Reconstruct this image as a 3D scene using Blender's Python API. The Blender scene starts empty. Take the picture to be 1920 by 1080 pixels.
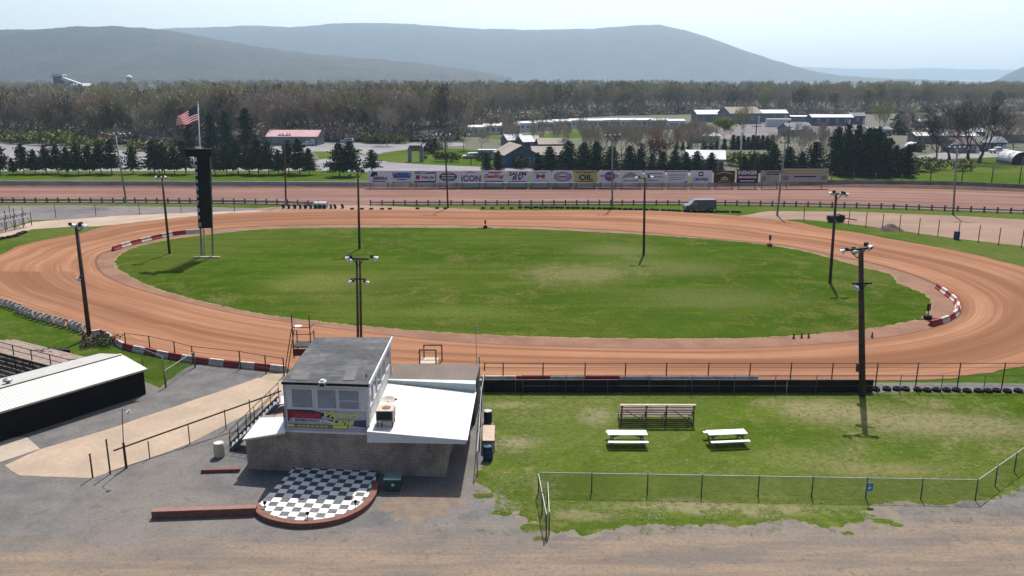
import bpy, math, random
import numpy as np
from mathutils import Vector, Matrix, noise

RND = random.Random(11)
sc = bpy.context.scene
C = sc.collection
PI = math.pi

# ------------------------------------------------------------------ camera model
H = 22.0
F = 1580.0
PITCH = math.atan(394 / F)
CP, SP = math.cos(PITCH), math.sin(PITCH)


def ray(px, py):
    a = (px - 960) / F
    b = -(py - 540) / F
    return a, CP + b * SP, -SP + b * CP


def P(px, py, z=0.0):
    """world point on the horizontal plane z seen at photo pixel px,py"""
    dx, dy, dz = ray(px, py)
    t = (z - H) / dz
    return Vector((dx * t, dy * t, z))


def AT(px, py, Y):
    """world point at depth Y seen at photo pixel px,py"""
    dx, dy, dz = ray(px, py)
    t = Y / dy
    return Vector((dx * t, Y, H + dz * t))


def HG(py, Y):
    return AT(960, py, Y).z


# ------------------------------------------------------------------ mesh builder
OFF = {}


class MB:
    def __init__(self):
        self.v = []; self.f = []; self.m = []

    def add(self, vs, fs, mi=0):
        n = len(self.v)
        self.v.extend(tuple(p) for p in vs)
        for f in fs:
            self.f.append(tuple(i + n for i in f)); self.m.append(mi)
        return self

    def box(self, c, s, rz=0.0, mi=0):
        cx, cy, cz = c; hx, hy, hz = s[0] / 2, s[1] / 2, s[2] / 2
        ca, sa = math.cos(rz), math.sin(rz)
        vs = []
        for z in (-hz, hz):
            for x, y in ((-hx, -hy), (hx, -hy), (hx, hy), (-hx, hy)):
                vs.append((cx + x * ca - y * sa, cy + x * sa + y * ca, cz + z))
        return self.add(vs, [(0, 3, 2, 1), (4, 5, 6, 7), (0, 1, 5, 4), (1, 2, 6, 5), (2, 3, 7, 6), (3, 0, 4, 7)], mi)

    def bar(self, a, b, w, h=None, mi=0, up=(0, 0, 1)):
        a = Vector(a); b = Vector(b); h = h or w
        d = (b - a)
        if d.length < 1e-6: return self
        d.normalize(); u = Vector(up)
        if abs(d.dot(u)) > .98: u = Vector((0, 1, 0))
        s = d.cross(u).normalized(); t = s.cross(d).normalized()
        vs = []
        for p in (a, b):
            for x, y in ((-1, -1), (1, -1), (1, 1), (-1, 1)):
                vs.append(p + s * (x * w / 2) + t * (y * h / 2))
        return self.add(vs, [(0, 1, 2, 3), (7, 6, 5, 4), (0, 4, 5, 1), (1, 5, 6, 2), (2, 6, 7, 3), (3, 7, 4, 0)], mi)

    def tube(self, a, b, r0, r1=None, n=8, mi=0, cap=True):
        a = Vector(a); b = Vector(b); r1 = r0 if r1 is None else r1
        d = (b - a)
        if d.length < 1e-6: return self
        d.normalize(); u = Vector((0, 0, 1))
        if abs(d.dot(u)) > .98: u = Vector((0, 1, 0))
        s = d.cross(u).normalized(); t = s.cross(d)
        vs = []
        for p, r in ((a, r0), (b, r1)):
            for i in range(n):
                q = 2 * PI * i / n
                vs.append(p + s * (r * math.cos(q)) + t * (r * math.sin(q)))
        fs = [(i, i + n, (i + 1) % n + n, (i + 1) % n) for i in range(n)]
        if cap:
            fs.append(tuple(range(n))); fs.append(tuple(reversed(range(n, 2 * n))))
        return self.add(vs, fs, mi)

    def lathe(self, c, prof, n=12, mi=0, M=None):
        vs = []; c = Vector(c)
        for r, z in prof:
            for i in range(n):
                q = 2 * PI * i / n
                p = Vector((r * math.cos(q), r * math.sin(q), z))
                if M is not None: p = M @ p
                vs.append(c + p)
        fs = []
        for k in range(len(prof) - 1):
            for i in range(n):
                j = (i + 1) % n
                fs.append((k * n + i, k * n + j, (k + 1) * n + j, (k + 1) * n + i))
        fs.append(tuple(reversed(range(n)))); fs.append(tuple(range((len(prof) - 1) * n, len(prof) * n)))
        return self.add(vs, fs, mi)

    def slab(self, pts, th, mi=0):
        """quad/polygon given by top points, thickened downward"""
        n = len(pts)
        vs = [Vector(p) for p in pts] + [Vector(p) - Vector((0, 0, th)) for p in pts]
        fs = [tuple(range(n)), tuple(reversed(range(n, 2 * n)))]
        for i in range(n):
            j = (i + 1) % n
            fs.append((i, i + n, j + n, j))
        return self.add(vs, fs, mi)

    def wall(self, base, z0s, z1s, mi=0):
        """prism: base polygon xy with per-corner bottom and top heights"""
        n = len(base)
        vs = [(base[i][0], base[i][1], z0s[i] if hasattr(z0s, '__len__') else z0s) for i in range(n)]
        vs += [(base[i][0], base[i][1], z1s[i] if hasattr(z1s, '__len__') else z1s) for i in range(n)]
        fs = [tuple(reversed(range(n))), tuple(range(n, 2 * n))]
        for i in range(n):
            j = (i + 1) % n
            fs.append((i, j, j + n, i + n))
        return self.add(vs, fs, mi)

    def parts(self, name, mats, parent=None):
        """each connected piece as an object of its own"""
        root = list(range(len(self.v)))
        def find(i):
            while root[i] != i: root[i] = root[root[i]]; i = root[i]
            return i
        for f in self.f:
            for i in f[1:]: root[find(i)] = find(f[0])
        groups = {}
        for f in self.f: groups.setdefault(find(f[0]), []).append(f)
        for fs in groups.values():
            ids = sorted({i for f in fs for i in f}); mp = {k: n for n, k in enumerate(ids)}
            m = MB(); m.add([self.v[i] for i in ids], [tuple(mp[i] for i in f) for f in fs]); m.build(name, mats, parent)

    def build(self, name, mats, parent=None, smooth=False):
        if not isinstance(mats, (list, tuple)): mats = [mats]
        off = OFF.get(parent.name, Vector((0, 0, 0))) if parent else Vector((0, 0, 0))
        me = bpy.data.meshes.new(name)
        me.from_pydata([(p[0] - off.x, p[1] - off.y, p[2] - off.z) for p in self.v], [], self.f)
        for m in mats: me.materials.append(m)
        if len(mats) > 1: me.polygons.foreach_set('material_index', self.m)
        if smooth: me.polygons.foreach_set('use_smooth', [True] * len(self.f))
        me.update()
        o = bpy.data.objects.new(name, me); C.objects.link(o)
        if parent:
            o.parent = parent; OFF[o.name] = off
        return o


def tag(o, label=None, cat=None, group=None, kind=None):
    if label: o['label'] = label
    if cat: o['category'] = cat
    if group: o['group'] = group
    if kind: o['kind'] = kind
    return o


def thing(name, label, cat, loc=(0, 0, 0), rz=0.0, group=None):
    o = bpy.data.objects.new(name, None); C.objects.link(o)
    o.location = loc; o.rotation_euler = (0, 0, rz); o.empty_display_size = .3
    OFF[o.name] = Vector(loc)
    return tag(o, label, cat, group)


def copy_tree(o, parent=None):
    c = o.copy(); C.objects.link(c)
    if parent: c.parent = parent
    for ch in list(o.children): copy_tree(ch, c)
    return c


ORD = ['first', 'second', 'third', 'fourth', 'fifth', 'sixth', 'seventh', 'eighth', 'ninth', 'tenth', 'eleventh', 'twelfth',
       'thirteenth', 'fourteenth', 'fifteenth', 'sixteenth', 'seventeenth', 'eighteenth', 'nineteenth', 'twentieth',
       'twenty-first', 'twenty-second', 'twenty-third', 'twenty-fourth', 'twenty-fifth', 'twenty-sixth', 'twenty-seventh',
       'twenty-eighth', 'twenty-ninth', 'thirtieth', 'thirty-first', 'thirty-second', 'thirty-third', 'thirty-fourth']

# ------------------------------------------------------------------ materials


def newmat(name):
    m = bpy.data.materials.new(name); m.use_nodes = True
    nt = m.node_tree; b = nt.nodes['Principled BSDF']
    return m, nt, b


def lnk(nt, a, b): nt.links.new(a, b)


def nz(nt, vec, scale, detail=5, rough=.55, dist=0.0):
    n = nt.nodes.new('ShaderNodeTexNoise'); n.inputs['Scale'].default_value = scale
    n.inputs['Detail'].default_value = detail; n.inputs['Roughness'].default_value = rough
    n.inputs['Distortion'].default_value = dist
    lnk(nt, vec, n.inputs['Vector']); return n.outputs['Fac']


def mapr(nt, val, a, b, c=0.0, d=1.0, smooth=True):
    n = nt.nodes.new('ShaderNodeMapRange')
    n.interpolation_type = 'SMOOTHSTEP' if smooth else 'LINEAR'
    n.inputs['From Min'].default_value = a; n.inputs['From Max'].default_value = b
    n.inputs['To Min'].default_value = c; n.inputs['To Max'].default_value = d
    lnk(nt, val, n.inputs['Value']); return n.outputs['Result']


def math_(nt, op, a, b):
    n = nt.nodes.new('ShaderNodeMath'); n.operation = op
    for i, x in enumerate((a, b)):
        if isinstance(x, (int, float)): n.inputs[i].default_value = x
        else: lnk(nt, x, n.inputs[i])
    return n.outputs[0]


def mixc(nt, fac, a, b, mode='MIX'):
    n = nt.nodes.new('ShaderNodeMix'); n.data_type = 'RGBA'; n.blend_type = mode
    if isinstance(fac, (int, float)): n.inputs[0].default_value = fac
    else: lnk(nt, fac, n.inputs[0])
    for i, x in ((6, a), (7, b)):
        if isinstance(x, tuple): n.inputs[i].default_value = (*x, 1)
        else: lnk(nt, x, n.inputs[i])
    return n.outputs[2]


def coord(nt, which='Object', scale=(1, 1, 1), rot=(0, 0, 0)):
    t = nt.nodes.new('ShaderNodeTexCoord'); m = nt.nodes.new('ShaderNodeMapping')
    m.inputs['Scale'].default_value = scale; m.inputs['Rotation'].default_value = rot
    lnk(nt, t.outputs[which], m.inputs['Vector']); return m.outputs[0]


def bump(nt, b, h, strength, dist=.05):
    n = nt.nodes.new('ShaderNodeBump'); n.inputs['Strength'].default_value = strength; n.inputs['Distance'].default_value = dist
    lnk(nt, h, n.inputs['Height']); lnk(nt, n.outputs[0], b.inputs['Normal'])


def mat(name, c1, c2=None, s=2.0, rough=.85, bmp=0.0, stretch=(1, 1, 1), metal=0.0, spec=.08, lo=.35, hi=.65, dist=.02):
    m, nt, b = newmat(name)
    b.inputs['Roughness'].default_value = rough; b.inputs['Metallic'].default_value = metal
    b.inputs['Specular IOR Level'].default_value = spec
    c2 = c2 or tuple(x * .8 for x in c1)
    v = coord(nt, 'Object', stretch)
    f = nz(nt, v, s, 6, .6)
    col = mixc(nt, mapr(nt, f, lo, hi), c1, c2)
    f2 = nz(nt, v, s * 9, 3)
    col = mixc(nt, mapr(nt, f2, .3, .7, 0, .35), col, tuple(x * .6 for x in c1))
    lnk(nt, col, b.inputs['Base Color'])
    if bmp: bump(nt, b, f2, bmp, dist)
    return m


def grass_mat(name, base, light, dry, dryness=.5, mow=False, spots=()):
    m, nt, b = newmat(name)
    b.inputs['Roughness'].default_value = 1.0; b.inputs['Specular IOR Level'].default_value = .0
    v = coord(nt)
    big = nz(nt, v, .045, 5, .6); mid = nz(nt, v, .35, 6, .65, .6); fine = nz(nt, v, 2.6, 5, .7); vf = nz(nt, v, 11, 3, .7)
    c = mixc(nt, mapr(nt, mid, .35, .68), base, light)
    c = mixc(nt, mapr(nt, big, .35, .65, 0, .6), c, tuple(x * .68 for x in base))
    hu = nz(nt, v, .022, 3, .5, .5)
    c = mixc(nt, mapr(nt, hu, .42, .62, 0, .6), c, tuple((x + y) * .5 for x, y in zip(light, dry)))
    if mow:
        ms = nz(nt, coord(nt, 'Object', (.05, .5, 1), (0, 0, .12)), 1.0, 3)
        c = mixc(nt, mapr(nt, ms, .4, .6, 0, .45), c, tuple(x * .75 for x in base))
    dmask = math_(nt, 'ADD', math_(nt, 'MULTIPLY', big, .55), math_(nt, 'MULTIPLY', mid, .45))
    dd = mapr(nt, dmask, .56 - .12 * dryness, .66 - .06 * dryness)
    dd = math_(nt, 'MULTIPLY', dd, mapr(nt, fine, .3, .6, .25, 1))
    c = mixc(nt, math_(nt, 'MULTIPLY', dd, min(1, dryness + .25)), c, dry)
    c = mixc(nt, mapr(nt, fine, .32, .62, .42, 0), c, tuple(x * .45 for x in base))
    c = mixc(nt, mapr(nt, vf, .3, .7, .5, 0), c, tuple(x * .4 for x in base))
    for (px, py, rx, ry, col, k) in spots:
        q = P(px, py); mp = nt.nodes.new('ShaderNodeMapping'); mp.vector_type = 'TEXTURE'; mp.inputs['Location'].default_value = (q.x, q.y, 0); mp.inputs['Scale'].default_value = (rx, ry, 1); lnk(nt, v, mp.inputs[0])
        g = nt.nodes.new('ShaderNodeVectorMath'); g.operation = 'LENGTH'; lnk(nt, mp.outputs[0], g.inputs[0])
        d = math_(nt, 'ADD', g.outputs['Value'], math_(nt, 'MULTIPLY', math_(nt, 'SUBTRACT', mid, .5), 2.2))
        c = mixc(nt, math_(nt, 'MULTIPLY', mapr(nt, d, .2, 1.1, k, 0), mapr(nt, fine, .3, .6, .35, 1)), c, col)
    lnk(nt, c, b.inputs['Base Color'])
    h = math_(nt, 'ADD', fine, vf)
    bump(nt, b, h, .8, .12)
    return m


M = {}
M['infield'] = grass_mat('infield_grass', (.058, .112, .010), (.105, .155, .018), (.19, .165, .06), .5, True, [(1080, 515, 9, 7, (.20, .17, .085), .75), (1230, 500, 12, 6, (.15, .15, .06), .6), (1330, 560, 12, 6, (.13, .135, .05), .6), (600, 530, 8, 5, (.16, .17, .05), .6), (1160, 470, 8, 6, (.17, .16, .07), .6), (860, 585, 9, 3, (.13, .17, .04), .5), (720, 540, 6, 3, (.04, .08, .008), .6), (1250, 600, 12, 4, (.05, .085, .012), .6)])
M['lawn'] = grass_mat('lawn_grass', (.070, .130, .010), (.145, .20, .025), (.28, .235, .13), .55, False, [(1540, 770, 5, 3, (.27, .22, .13), .85), (1690, 790, 4, 3, (.25, .21, .12), .8), (1830, 800, 5, 2.5, (.26, .21, .13), .75), (960, 830, 2.2, 1.6, (.27, .22, .15), .8), (960, 760, 2.5, .8, (.25, .22, .12), .7), (1120, 780, 1.6, 2, (.26, .22, .14), .75), (1250, 950, 5, 1, (.27, .23, .14), .8), (1450, 955, 5, 1, (.26, .22, .13), .8), (1100, 965, 3, .8, (.26, .22, .13), .7), (1500, 860, 4, 2, (.17, .18, .06), .7), (1650, 880, 5, 1.2, (.22, .19, .09), .7)])
M['field'] = grass_mat('field_grass', (.065, .125, .012), (.11, .17, .022), (.20, .175, .08), .35)


def far_ground():
    m, nt, b = newmat('far_ground'); b.inputs['Roughness'].default_value = 1
    v = coord(nt)
    a = nz(nt, v, .012, 6, .6); c = nz(nt, v, .08, 5)
    col = mixc(nt, mapr(nt, a, .42, .55), (.045, .062, .018), (.07, .06, .036))
    col = mixc(nt, mapr(nt, c, .35, .65, 0, .6), col, (.07, .075, .035))
    lnk(nt, col, b.inputs['Base Color']); return m


M['ground'] = far_ground()


def gravel_mat():
    m, nt, b = newmat('gravel'); b.inputs['Roughness'].default_value = 1; b.inputs['Specular IOR Level'].default_value = .0
    v = coord(nt)
    big = nz(nt, v, .09, 5, .6, .4); mid = nz(nt, v, .55, 6, .65); fi = nz(nt, v, 5, 5, .75); vf = nz(nt, v, 22, 2, .8)
    c = mixc(nt, mapr(nt, mid, .3, .7), (.118, .114, .115), (.185, .178, .175))
    c = mixc(nt, mapr(nt, big, .42, .62, 0, .6), c, (.215, .185, .16))
    # brown wheel-worn dirt road towards the front of the lot
    sep = nt.nodes.new('ShaderNodeSeparateXYZ'); lnk(nt, v, sep.inputs[0])
    st = nz(nt, coord(nt, 'Object', (.10, .75, 1), (0, 0, -.05)), 1.0, 6, .62)
    yy = math_(nt, 'ADD', sep.outputs['Y'], math_(nt, 'MULTIPLY', st, 5.0))
    yy = math_(nt, 'SUBTRACT', yy, math_(nt, 'MULTIPLY', sep.outputs['X'], .045))
    yy = math_(nt, 'ADD', yy, math_(nt, 'MULTIPLY', big, 5.0))
    road = mapr(nt, yy, 40.6, 44.6, 1, 0)
    rc = mixc(nt, mapr(nt, st, .38, .62), (.27, .20, .145), (.18, .145, .118))
    st2 = nz(nt, coord(nt, 'Object', (.12, 4.0, 1), (0, 0, .03)), 1.0, 4, .6)
    rc = mixc(nt, mapr(nt, st2, .5, .75, 0, .4), rc, (.34, .265, .20))
    c = mixc(nt, math_(nt, 'MULTIPLY', road, mapr(nt, mid, .25, .6, .55, 1)), c, rc)
    blt = nz(nt, v, 1.3, 5, .7, 1.0)
    c = mixc(nt, mapr(nt, blt, .56, .68, 0, .5), c, (.10, .09, .08))
    c = mixc(nt, mapr(nt, fi, .33, .6, .4, 0), c, (.09, .088, .09))
    c = mixc(nt, mapr(nt, vf, .58, .75, 0, .35), c, (.32, .31, .30))
    lnk(nt, c, b.inputs['Base Color']); bump(nt, b, math_(nt, 'ADD', fi, vf), .6, .05)
    return m


M['gravel'] = gravel_mat()


def clay_mat(name, c1, c2, c3, edge=None, um=.02, vm=10):
    m, nt, b = newmat(name); b.inputs['Roughness'].default_value = .95; b.inputs['Specular IOR Level'].default_value = .03
    uv = coord(nt, 'UV', (um, vm, 1)); uv2 = coord(nt, 'UV', (um * 2.2, vm * 4.5, 1)); v = coord(nt)
    a = nz(nt, uv, 1.0, 5, .6, .3); s = nz(nt, uv2, 1.0, 5, .65); g = nz(nt, v, 1.6, 6, .65)
    g2 = nz(nt, v, .07, 4)
    c = mixc(nt, mapr(nt, a, .35, .65), c1, c2)
    c = mixc(nt, mapr(nt, s, .5, .72, 0, .8), c, c3)
    c = mixc(nt, mapr(nt, s, .28, .42, .55, 0), c, tuple(x * .68 for x in c2))
    c = mixc(nt, mapr(nt, g2, .4, .65, 0, .35), c, c2)
    c = mixc(nt, mapr(nt, g, .3, .65, .28, 0), c, tuple(x * .7 for x in c1))
    sep = nt.nodes.new('ShaderNodeSeparateXYZ'); t = nt.nodes.new('ShaderNodeTexCoord'); lnk(nt, t.outputs['UV'], sep.inputs[0])
    if edge:
        c = mixc(nt, mapr(nt, sep.outputs['Y'], .012, .03, .85, 0), c, edge)  # dark inner strip: shade of the low step painted into the clay
        mid = mapr(nt, sep.outputs['Y'], .25, .45, 0, 1); mid2 = mapr(nt, sep.outputs['Y'], .6, .85, 1, 0)
        c = mixc(nt, math_(nt, 'MULTIPLY', math_(nt, 'MULTIPLY', mid, mid2), math_(nt, 'MULTIPLY', mapr(nt, a, .3, .6), .85)), c, tuple(x * .92 for x in c2))
        ln = nz(nt, coord(nt, 'UV', (.004, 60, 1)), 1.0, 3, .6)
        c = mixc(nt, mapr(nt, ln, .58, .72, 0, .3), c, tuple(x * .62 for x in c2))
        c = mixc(nt, mapr(nt, ln, .26, .40, .3, 0), c, c3)
    lnk(nt, c, b.inputs['Base Color']); bump(nt, b, s, .35, .05)
    return m


M['clay'] = clay_mat('clay', (.335, .168, .098), (.195, .088, .048), (.42, .245, .155), (.14, .07, .045), .014, 5.5)
M['clay2'] = clay_mat('speedway_clay', (.25, .145, .118), (.14, .07, .055), (.34, .24, .215), None, .012, 8)
M['apron'] = mat('apron_dirt', (.25, .135, .088), (.18, .095, .062), s=.35, bmp=.4)
M['berm'] = mat('berm_dirt', (.11, .055, .04), (.16, .09, .07), s=.4)
M['path'] = mat('path', (.42, .32, .235), (.34, .265, .20), s=.35, bmp=.1)
M['slab'] = mat('slab', (.42, .35, .28), (.36, .30, .25), s=.5)
M['road'] = mat('road', (.25, .24, .25), (.20, .195, .205), s=.08)
M['pit'] = mat('pit_paving', (.125, .112, .120), (.19, .165, .155), s=.08)
M['tan'] = mat('tan_gravel', (.42, .32, .25), (.34, .26, .20), s=.25)
M['pitdirt'] = mat('pit_dirt', (.29, .185, .135), (.21, .14, .105), s=.2, stretch=(.3, 1, 1))
M['concrete'] = mat('concrete', (.40, .39, .40), (.27, .26, .26), s=.35)
M['wood'] = mat('weathered_wood', (.22, .16, .13), (.13, .095, .08), s=1.5)
M['polewood'] = mat('pole_wood', (.12, .075, .055), (.075, .05, .04), s=2)
M['palewood'] = mat('pale_wood', (.55, .45, .36), (.45, .36, .28), s=2)
M['steel'] = mat('grey_steel', (.33, .34, .35), (.25, .25, .26), s=2, rough=.5, metal=.5)
M['galv'] = mat('galvanised', (.46, .48, .48), (.36, .38, .38), s=3, rough=.45, metal=.3)
M['wire'] = mat('fence_wire', (.13, .13, .125), (.10, .10, .10), s=3, rough=.6)
M['rust'] = mat('rusty_steel', (.13, .065, .05), (.08, .045, .04), s=3)
M['dark'] = mat('dark_steel', (.035, .035, .04), (.05, .05, .05), s=2, rough=.6)
M['black'] = mat('black', (.012, .012, .014), (.018, .018, .02), s=2, rough=.6)
M['white'] = mat('white_paint', (.78, .78, .77), (.70, .70, .69), s=.8, rough=.6)
M['lampw'] = mat('lamp_white', (.82, .83, .83), (.74, .75, .76), s=3, rough=.35)
M['red'] = mat('red_plastic', (.34, .04, .05), (.25, .06, .055), s=1.6, rough=.7)
M['pwhite'] = mat('white_plastic', (.66, .61, .57), (.46, .38, .33), s=1.6, rough=.7)
M['brick'] = mat('brick', (.24, .115, .09), (.17, .085, .07), s=5)
M['block'] = mat('grey_block', (.085, .075, .068), (.055, .05, .048), s=.9)
M['siding'] = mat('siding', (.86, .82, .80), (.76, .72, .70), s=.8)
M['trim'] = mat('white_trim', (.76, .76, .78), (.68, .68, .70), s=1)
M['glass'] = mat('window_glass', (.20, .215, .24), (.15, .16, .19), s=.6, rough=.12, spec=.6)
M['tire'] = mat('tire_rubber', (.022, .022, .023), (.035, .034, .034), s=3, rough=.8)
M['wtire'] = mat('painted_tire', (.46, .42, .37), (.24, .21, .18), s=1.5, rough=.8)
M['yellow'] = mat('yellow_paint', (.62, .55, .16), (.5, .44, .12), s=3)
M['blue'] = mat('blue_plastic', (.035, .07, .12), (.02, .04, .08), s=2, rough=.4)
M['bark'] = mat('bark', (.30, .26, .23), (.17, .145, .13), s=.15)
M['pine'] = mat('pine_needles', (.05, .078, .034), (.075, .10, .045), s=.8)
M['spruce'] = mat('spruce_needles', (.034, .056, .028), (.05, .078, .036), s=.8)
M['hillwood'] = mat('hill_woods', (.045, .042, .038), (.02, .024, .02), s=.009, bmp=1.0, dist=6, lo=.3, hi=.7)


def roofmetal(name, c, rib=2.2, axis=0, dark=.8):
    m, nt, b = newmat(name); b.inputs['Roughness'].default_value = .5; b.inputs['Specular IOR Level'].default_value = .3
    v = coord(nt)
    w = nt.nodes.new('ShaderNodeTexWave'); w.inputs['Scale'].default_value = rib; w.bands_direction = 'XY'[axis]
    w.inputs['Distortion'].default_value = 0
    lnk(nt, v, w.inputs['Vector'])
    n = nz(nt, v, .8, 4)
    c_ = mixc(nt, mapr(nt, w.outputs['Fac'], .0, .25, 1, 0), c, tuple(x * dark for x in c))
    c_ = mixc(nt, mapr(nt, n, .4, .7, 0, .3), c_, tuple(x * .85 for x in c))
    lnk(nt, c_, b.inputs['Base Color']); bump(nt, b, w.outputs['Fac'], .3, .03)
    return m


def membrane():
    m, nt, b = newmat('roof_membrane'); b.inputs['Roughness'].default_value = .9; b.inputs['Specular IOR Level'].default_value = .05
    v = coord(nt); n = nz(nt, v, .35, 5, .6, .8); n2 = nz(nt, v, 3, 5); n3 = nz(nt, coord(nt, 'Object', (.2, 1.2, 1)), .9, 5)
    c = mixc(nt, mapr(nt, n, .35, .65), (.085, .088, .094), (.14, .142, .15))
    c = mixc(nt, mapr(nt, n3, .55, .75, 0, .6), c, (.25, .24, .225))
    c = mixc(nt, mapr(nt, n2, .35, .6, .3, 0), c, (.03, .03, .033))
    br = nt.nodes.new('ShaderNodeTexBrick'); br.inputs['Scale'].default_value = 1
    br.inputs['Brick Width'].default_value = 60; br.inputs['Row Height'].default_value = 2.6; br.inputs['Mortar Size'].default_value = .03
    lnk(nt, v, br.inputs['Vector'])
    c = mixc(nt, math_(nt, 'MULTIPLY', br.outputs['Fac'], .7), c, (.04, .04, .045))
    lnk(nt, c, b.inputs['Base Color']); return m


def checker(rot):
    m, nt, b = newmat('painted_checker'); b.inputs['Roughness'].default_value = .7
    v = coord(nt, 'Object', (1, 1, 1), (0, 0, rot))
    c = nt.nodes.new('ShaderNodeTexChecker'); c.inputs['Scale'].default_value = 1 / .475
    mp = nt.nodes.new('ShaderNodeMapping'); mp.inputs['Location'].default_value = (.1, .12, .5); lnk(nt, v, mp.inputs[0])
    lnk(nt, mp.outputs[0], c.inputs['Vector'])
    n = nz(nt, v, 2.5, 5, .7)
    a = mixc(nt, mapr(nt, n, .35, .7), (.035, .04, .045), (.10, .10, .10))
    w = mixc(nt, mapr(nt, n, .4, .75), (.80, .80, .78), (.60, .60, .58))
    lnk(nt, mixc(nt, c.outputs['Fac'], a, w), b.inputs['Base Color']); return m


def blockwall():
    m, nt, b = newmat('block_wall'); b.inputs['Roughness'].default_value = .95; b.inputs['Specular IOR Level'].default_value = .1
    v = coord(nt)
    mp = nt.nodes.new('ShaderNodeMapping'); mp.inputs['Rotation'].default_value = (PI / 2, 0, 0); lnk(nt, v, mp.inputs[0])
    br = nt.nodes.new('ShaderNodeTexBrick'); br.inputs['Scale'].default_value = 1
    br.inputs['Brick Width'].default_value = .4; br.inputs['Row Height'].default_value = .2; br.inputs['Mortar Size'].default_value = .012
    lnk(nt, mp.outputs[0], br.inputs['Vector'])
    n = nz(nt, v, .9, 5, .65); n2 = nz(nt, v, 6, 4)
    c = mixc(nt, mapr(nt, n, .35, .65), (.44, .35, .28), (.27, .215, .175))
    c = mixc(nt, mapr(nt, n2, .4, .7, 0, .35), c, (.19, .155, .13))
    c = mixc(nt, math_(nt, 'MULTIPLY', br.outputs['Fac'], .45), c, (.14, .13, .12))
    lnk(nt, c, b.inputs['Base Color']); return m


M['blockwall'] = blockwall()
M['shedroof'] = roofmetal('shed_roof_metal', (.52, .52, .49), 1.6, 0, .62)
M['wingroof'] = roofmetal('white_roof_metal', (.60, .60, .59), 2.0, 1, .78)
M['membrane'] = membrane()
M['farwhite'] = mat('far_white_roof', (.74, .74, .75), (.62, .63, .65), s=.15)
M['farblue'] = mat('blue_siding', (.10, .14, .22), (.08, .11, .18), s=.2)
M['fargrey'] = mat('grey_siding', (.26, .27, .29), (.20, .21, .23), s=.2)
M['fartan'] = mat('tan_shingles', (.36, .31, .27), (.29, .25, .22), s=.2)
M['farbrown'] = mat('brown_shingles', (.17, .14, .13), (.13, .11, .10), s=.2)
M['pinkroof'] = mat('pink_roof', (.58, .38, .39), (.50, .32, .33), s=.2)


def flat(name, c, rough=.6):
    k = 'flat_' + name
    if k not in M: M[k] = mat(k, c, tuple(x * .93 for x in c), s=2, rough=rough)
    return M[k]


# ------------------------------------------------------------------ outlines and sheets

def crom(pts, closed=True, step=1.0):
    pts = [Vector((p[0], p[1], 0)) for p in pts]; n = len(pts); out = []
    rng = range(n) if closed else range(n - 1)
    for i in rng:
        if closed: p0, p1, p2, p3 = pts[i - 1], pts[i], pts[(i + 1) % n], pts[(i + 2) % n]
        else: p0, p1, p2, p3 = pts[max(i - 1, 0)], pts[i], pts[i + 1], pts[min(i + 2, n - 1)]
        k = max(1, int((p2 - p1).length / step))
        d1 = (p2 - p1).length or 1e-6
        t1 = (p2 - p0) * (d1 / max(1e-6, (p1 - p0).length + d1)); t2 = (p3 - p1) * (d1 / max(1e-6, (p3 - p2).length + d1))
        for j in range(k):
            t = j / k
            h00 = 2 * t**3 - 3 * t**2 + 1; h10 = t**3 - 2 * t**2 + t; h01 = -2 * t**3 + 3 * t**2; h11 = t**3 - t**2
            out.append(p1 * h00 + t1 * h10 + p2 * h01 + t2 * h11)
    if not closed: out.append(pts[-1])
    return out


def line(pts, step):
    out = []; n = len(pts)
    for i in range(n):
        a = Vector((pts[i][0], pts[i][1], 0)); b = Vector((pts[(i + 1) % n][0], pts[(i + 1) % n][1], 0))
        k = max(1, int((b - a).length / step))
        for j in range(k): out.append(a.lerp(b, j / k))
    return out


def jag(pts, amp, freq=.5, seed=0.0):
    out = []; n = len(pts)
    for i in range(n):
        t = (pts[(i + 1) % n] - pts[i - 1])
        if t.length < 1e-6: out.append(pts[i]); continue
        nn = Vector((t.y, -t.x, 0)).normalized()
        q = Vector((pts[i].x * freq, pts[i].y * freq, seed))
        d = noise.noise(q) + .55 * noise.noise(q * 2.7) + .4 * noise.noise(q * 7.1) + .3 * noise.noise(q * 17.3)
        out.append(pts[i] + nn * d * amp)
    return out


def sheet(name, px, z, m, amp=0.0, step=2.0, freq=.5, smooth=False, seed=0.0, world=False):
    w = [Vector(p) for p in px] if world else [P(a, b) for a, b in px]
    pts = crom(w, True, step) if smooth else line(w, step)
    if amp: pts = jag(pts, amp, freq, seed)
    mb = MB(); mb.add([(p.x, p.y, z) for p in pts], [tuple(range(len(pts)))])
    # make sure it faces up
    area = sum(pts[i - 1].x * pts[i].y - pts[i].x * pts[i - 1].y for i in range(len(pts)))
    if area < 0: mb.f = [tuple(reversed(mb.f[0]))]
    return tag(mb.build(name, m), kind='structure')


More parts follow.
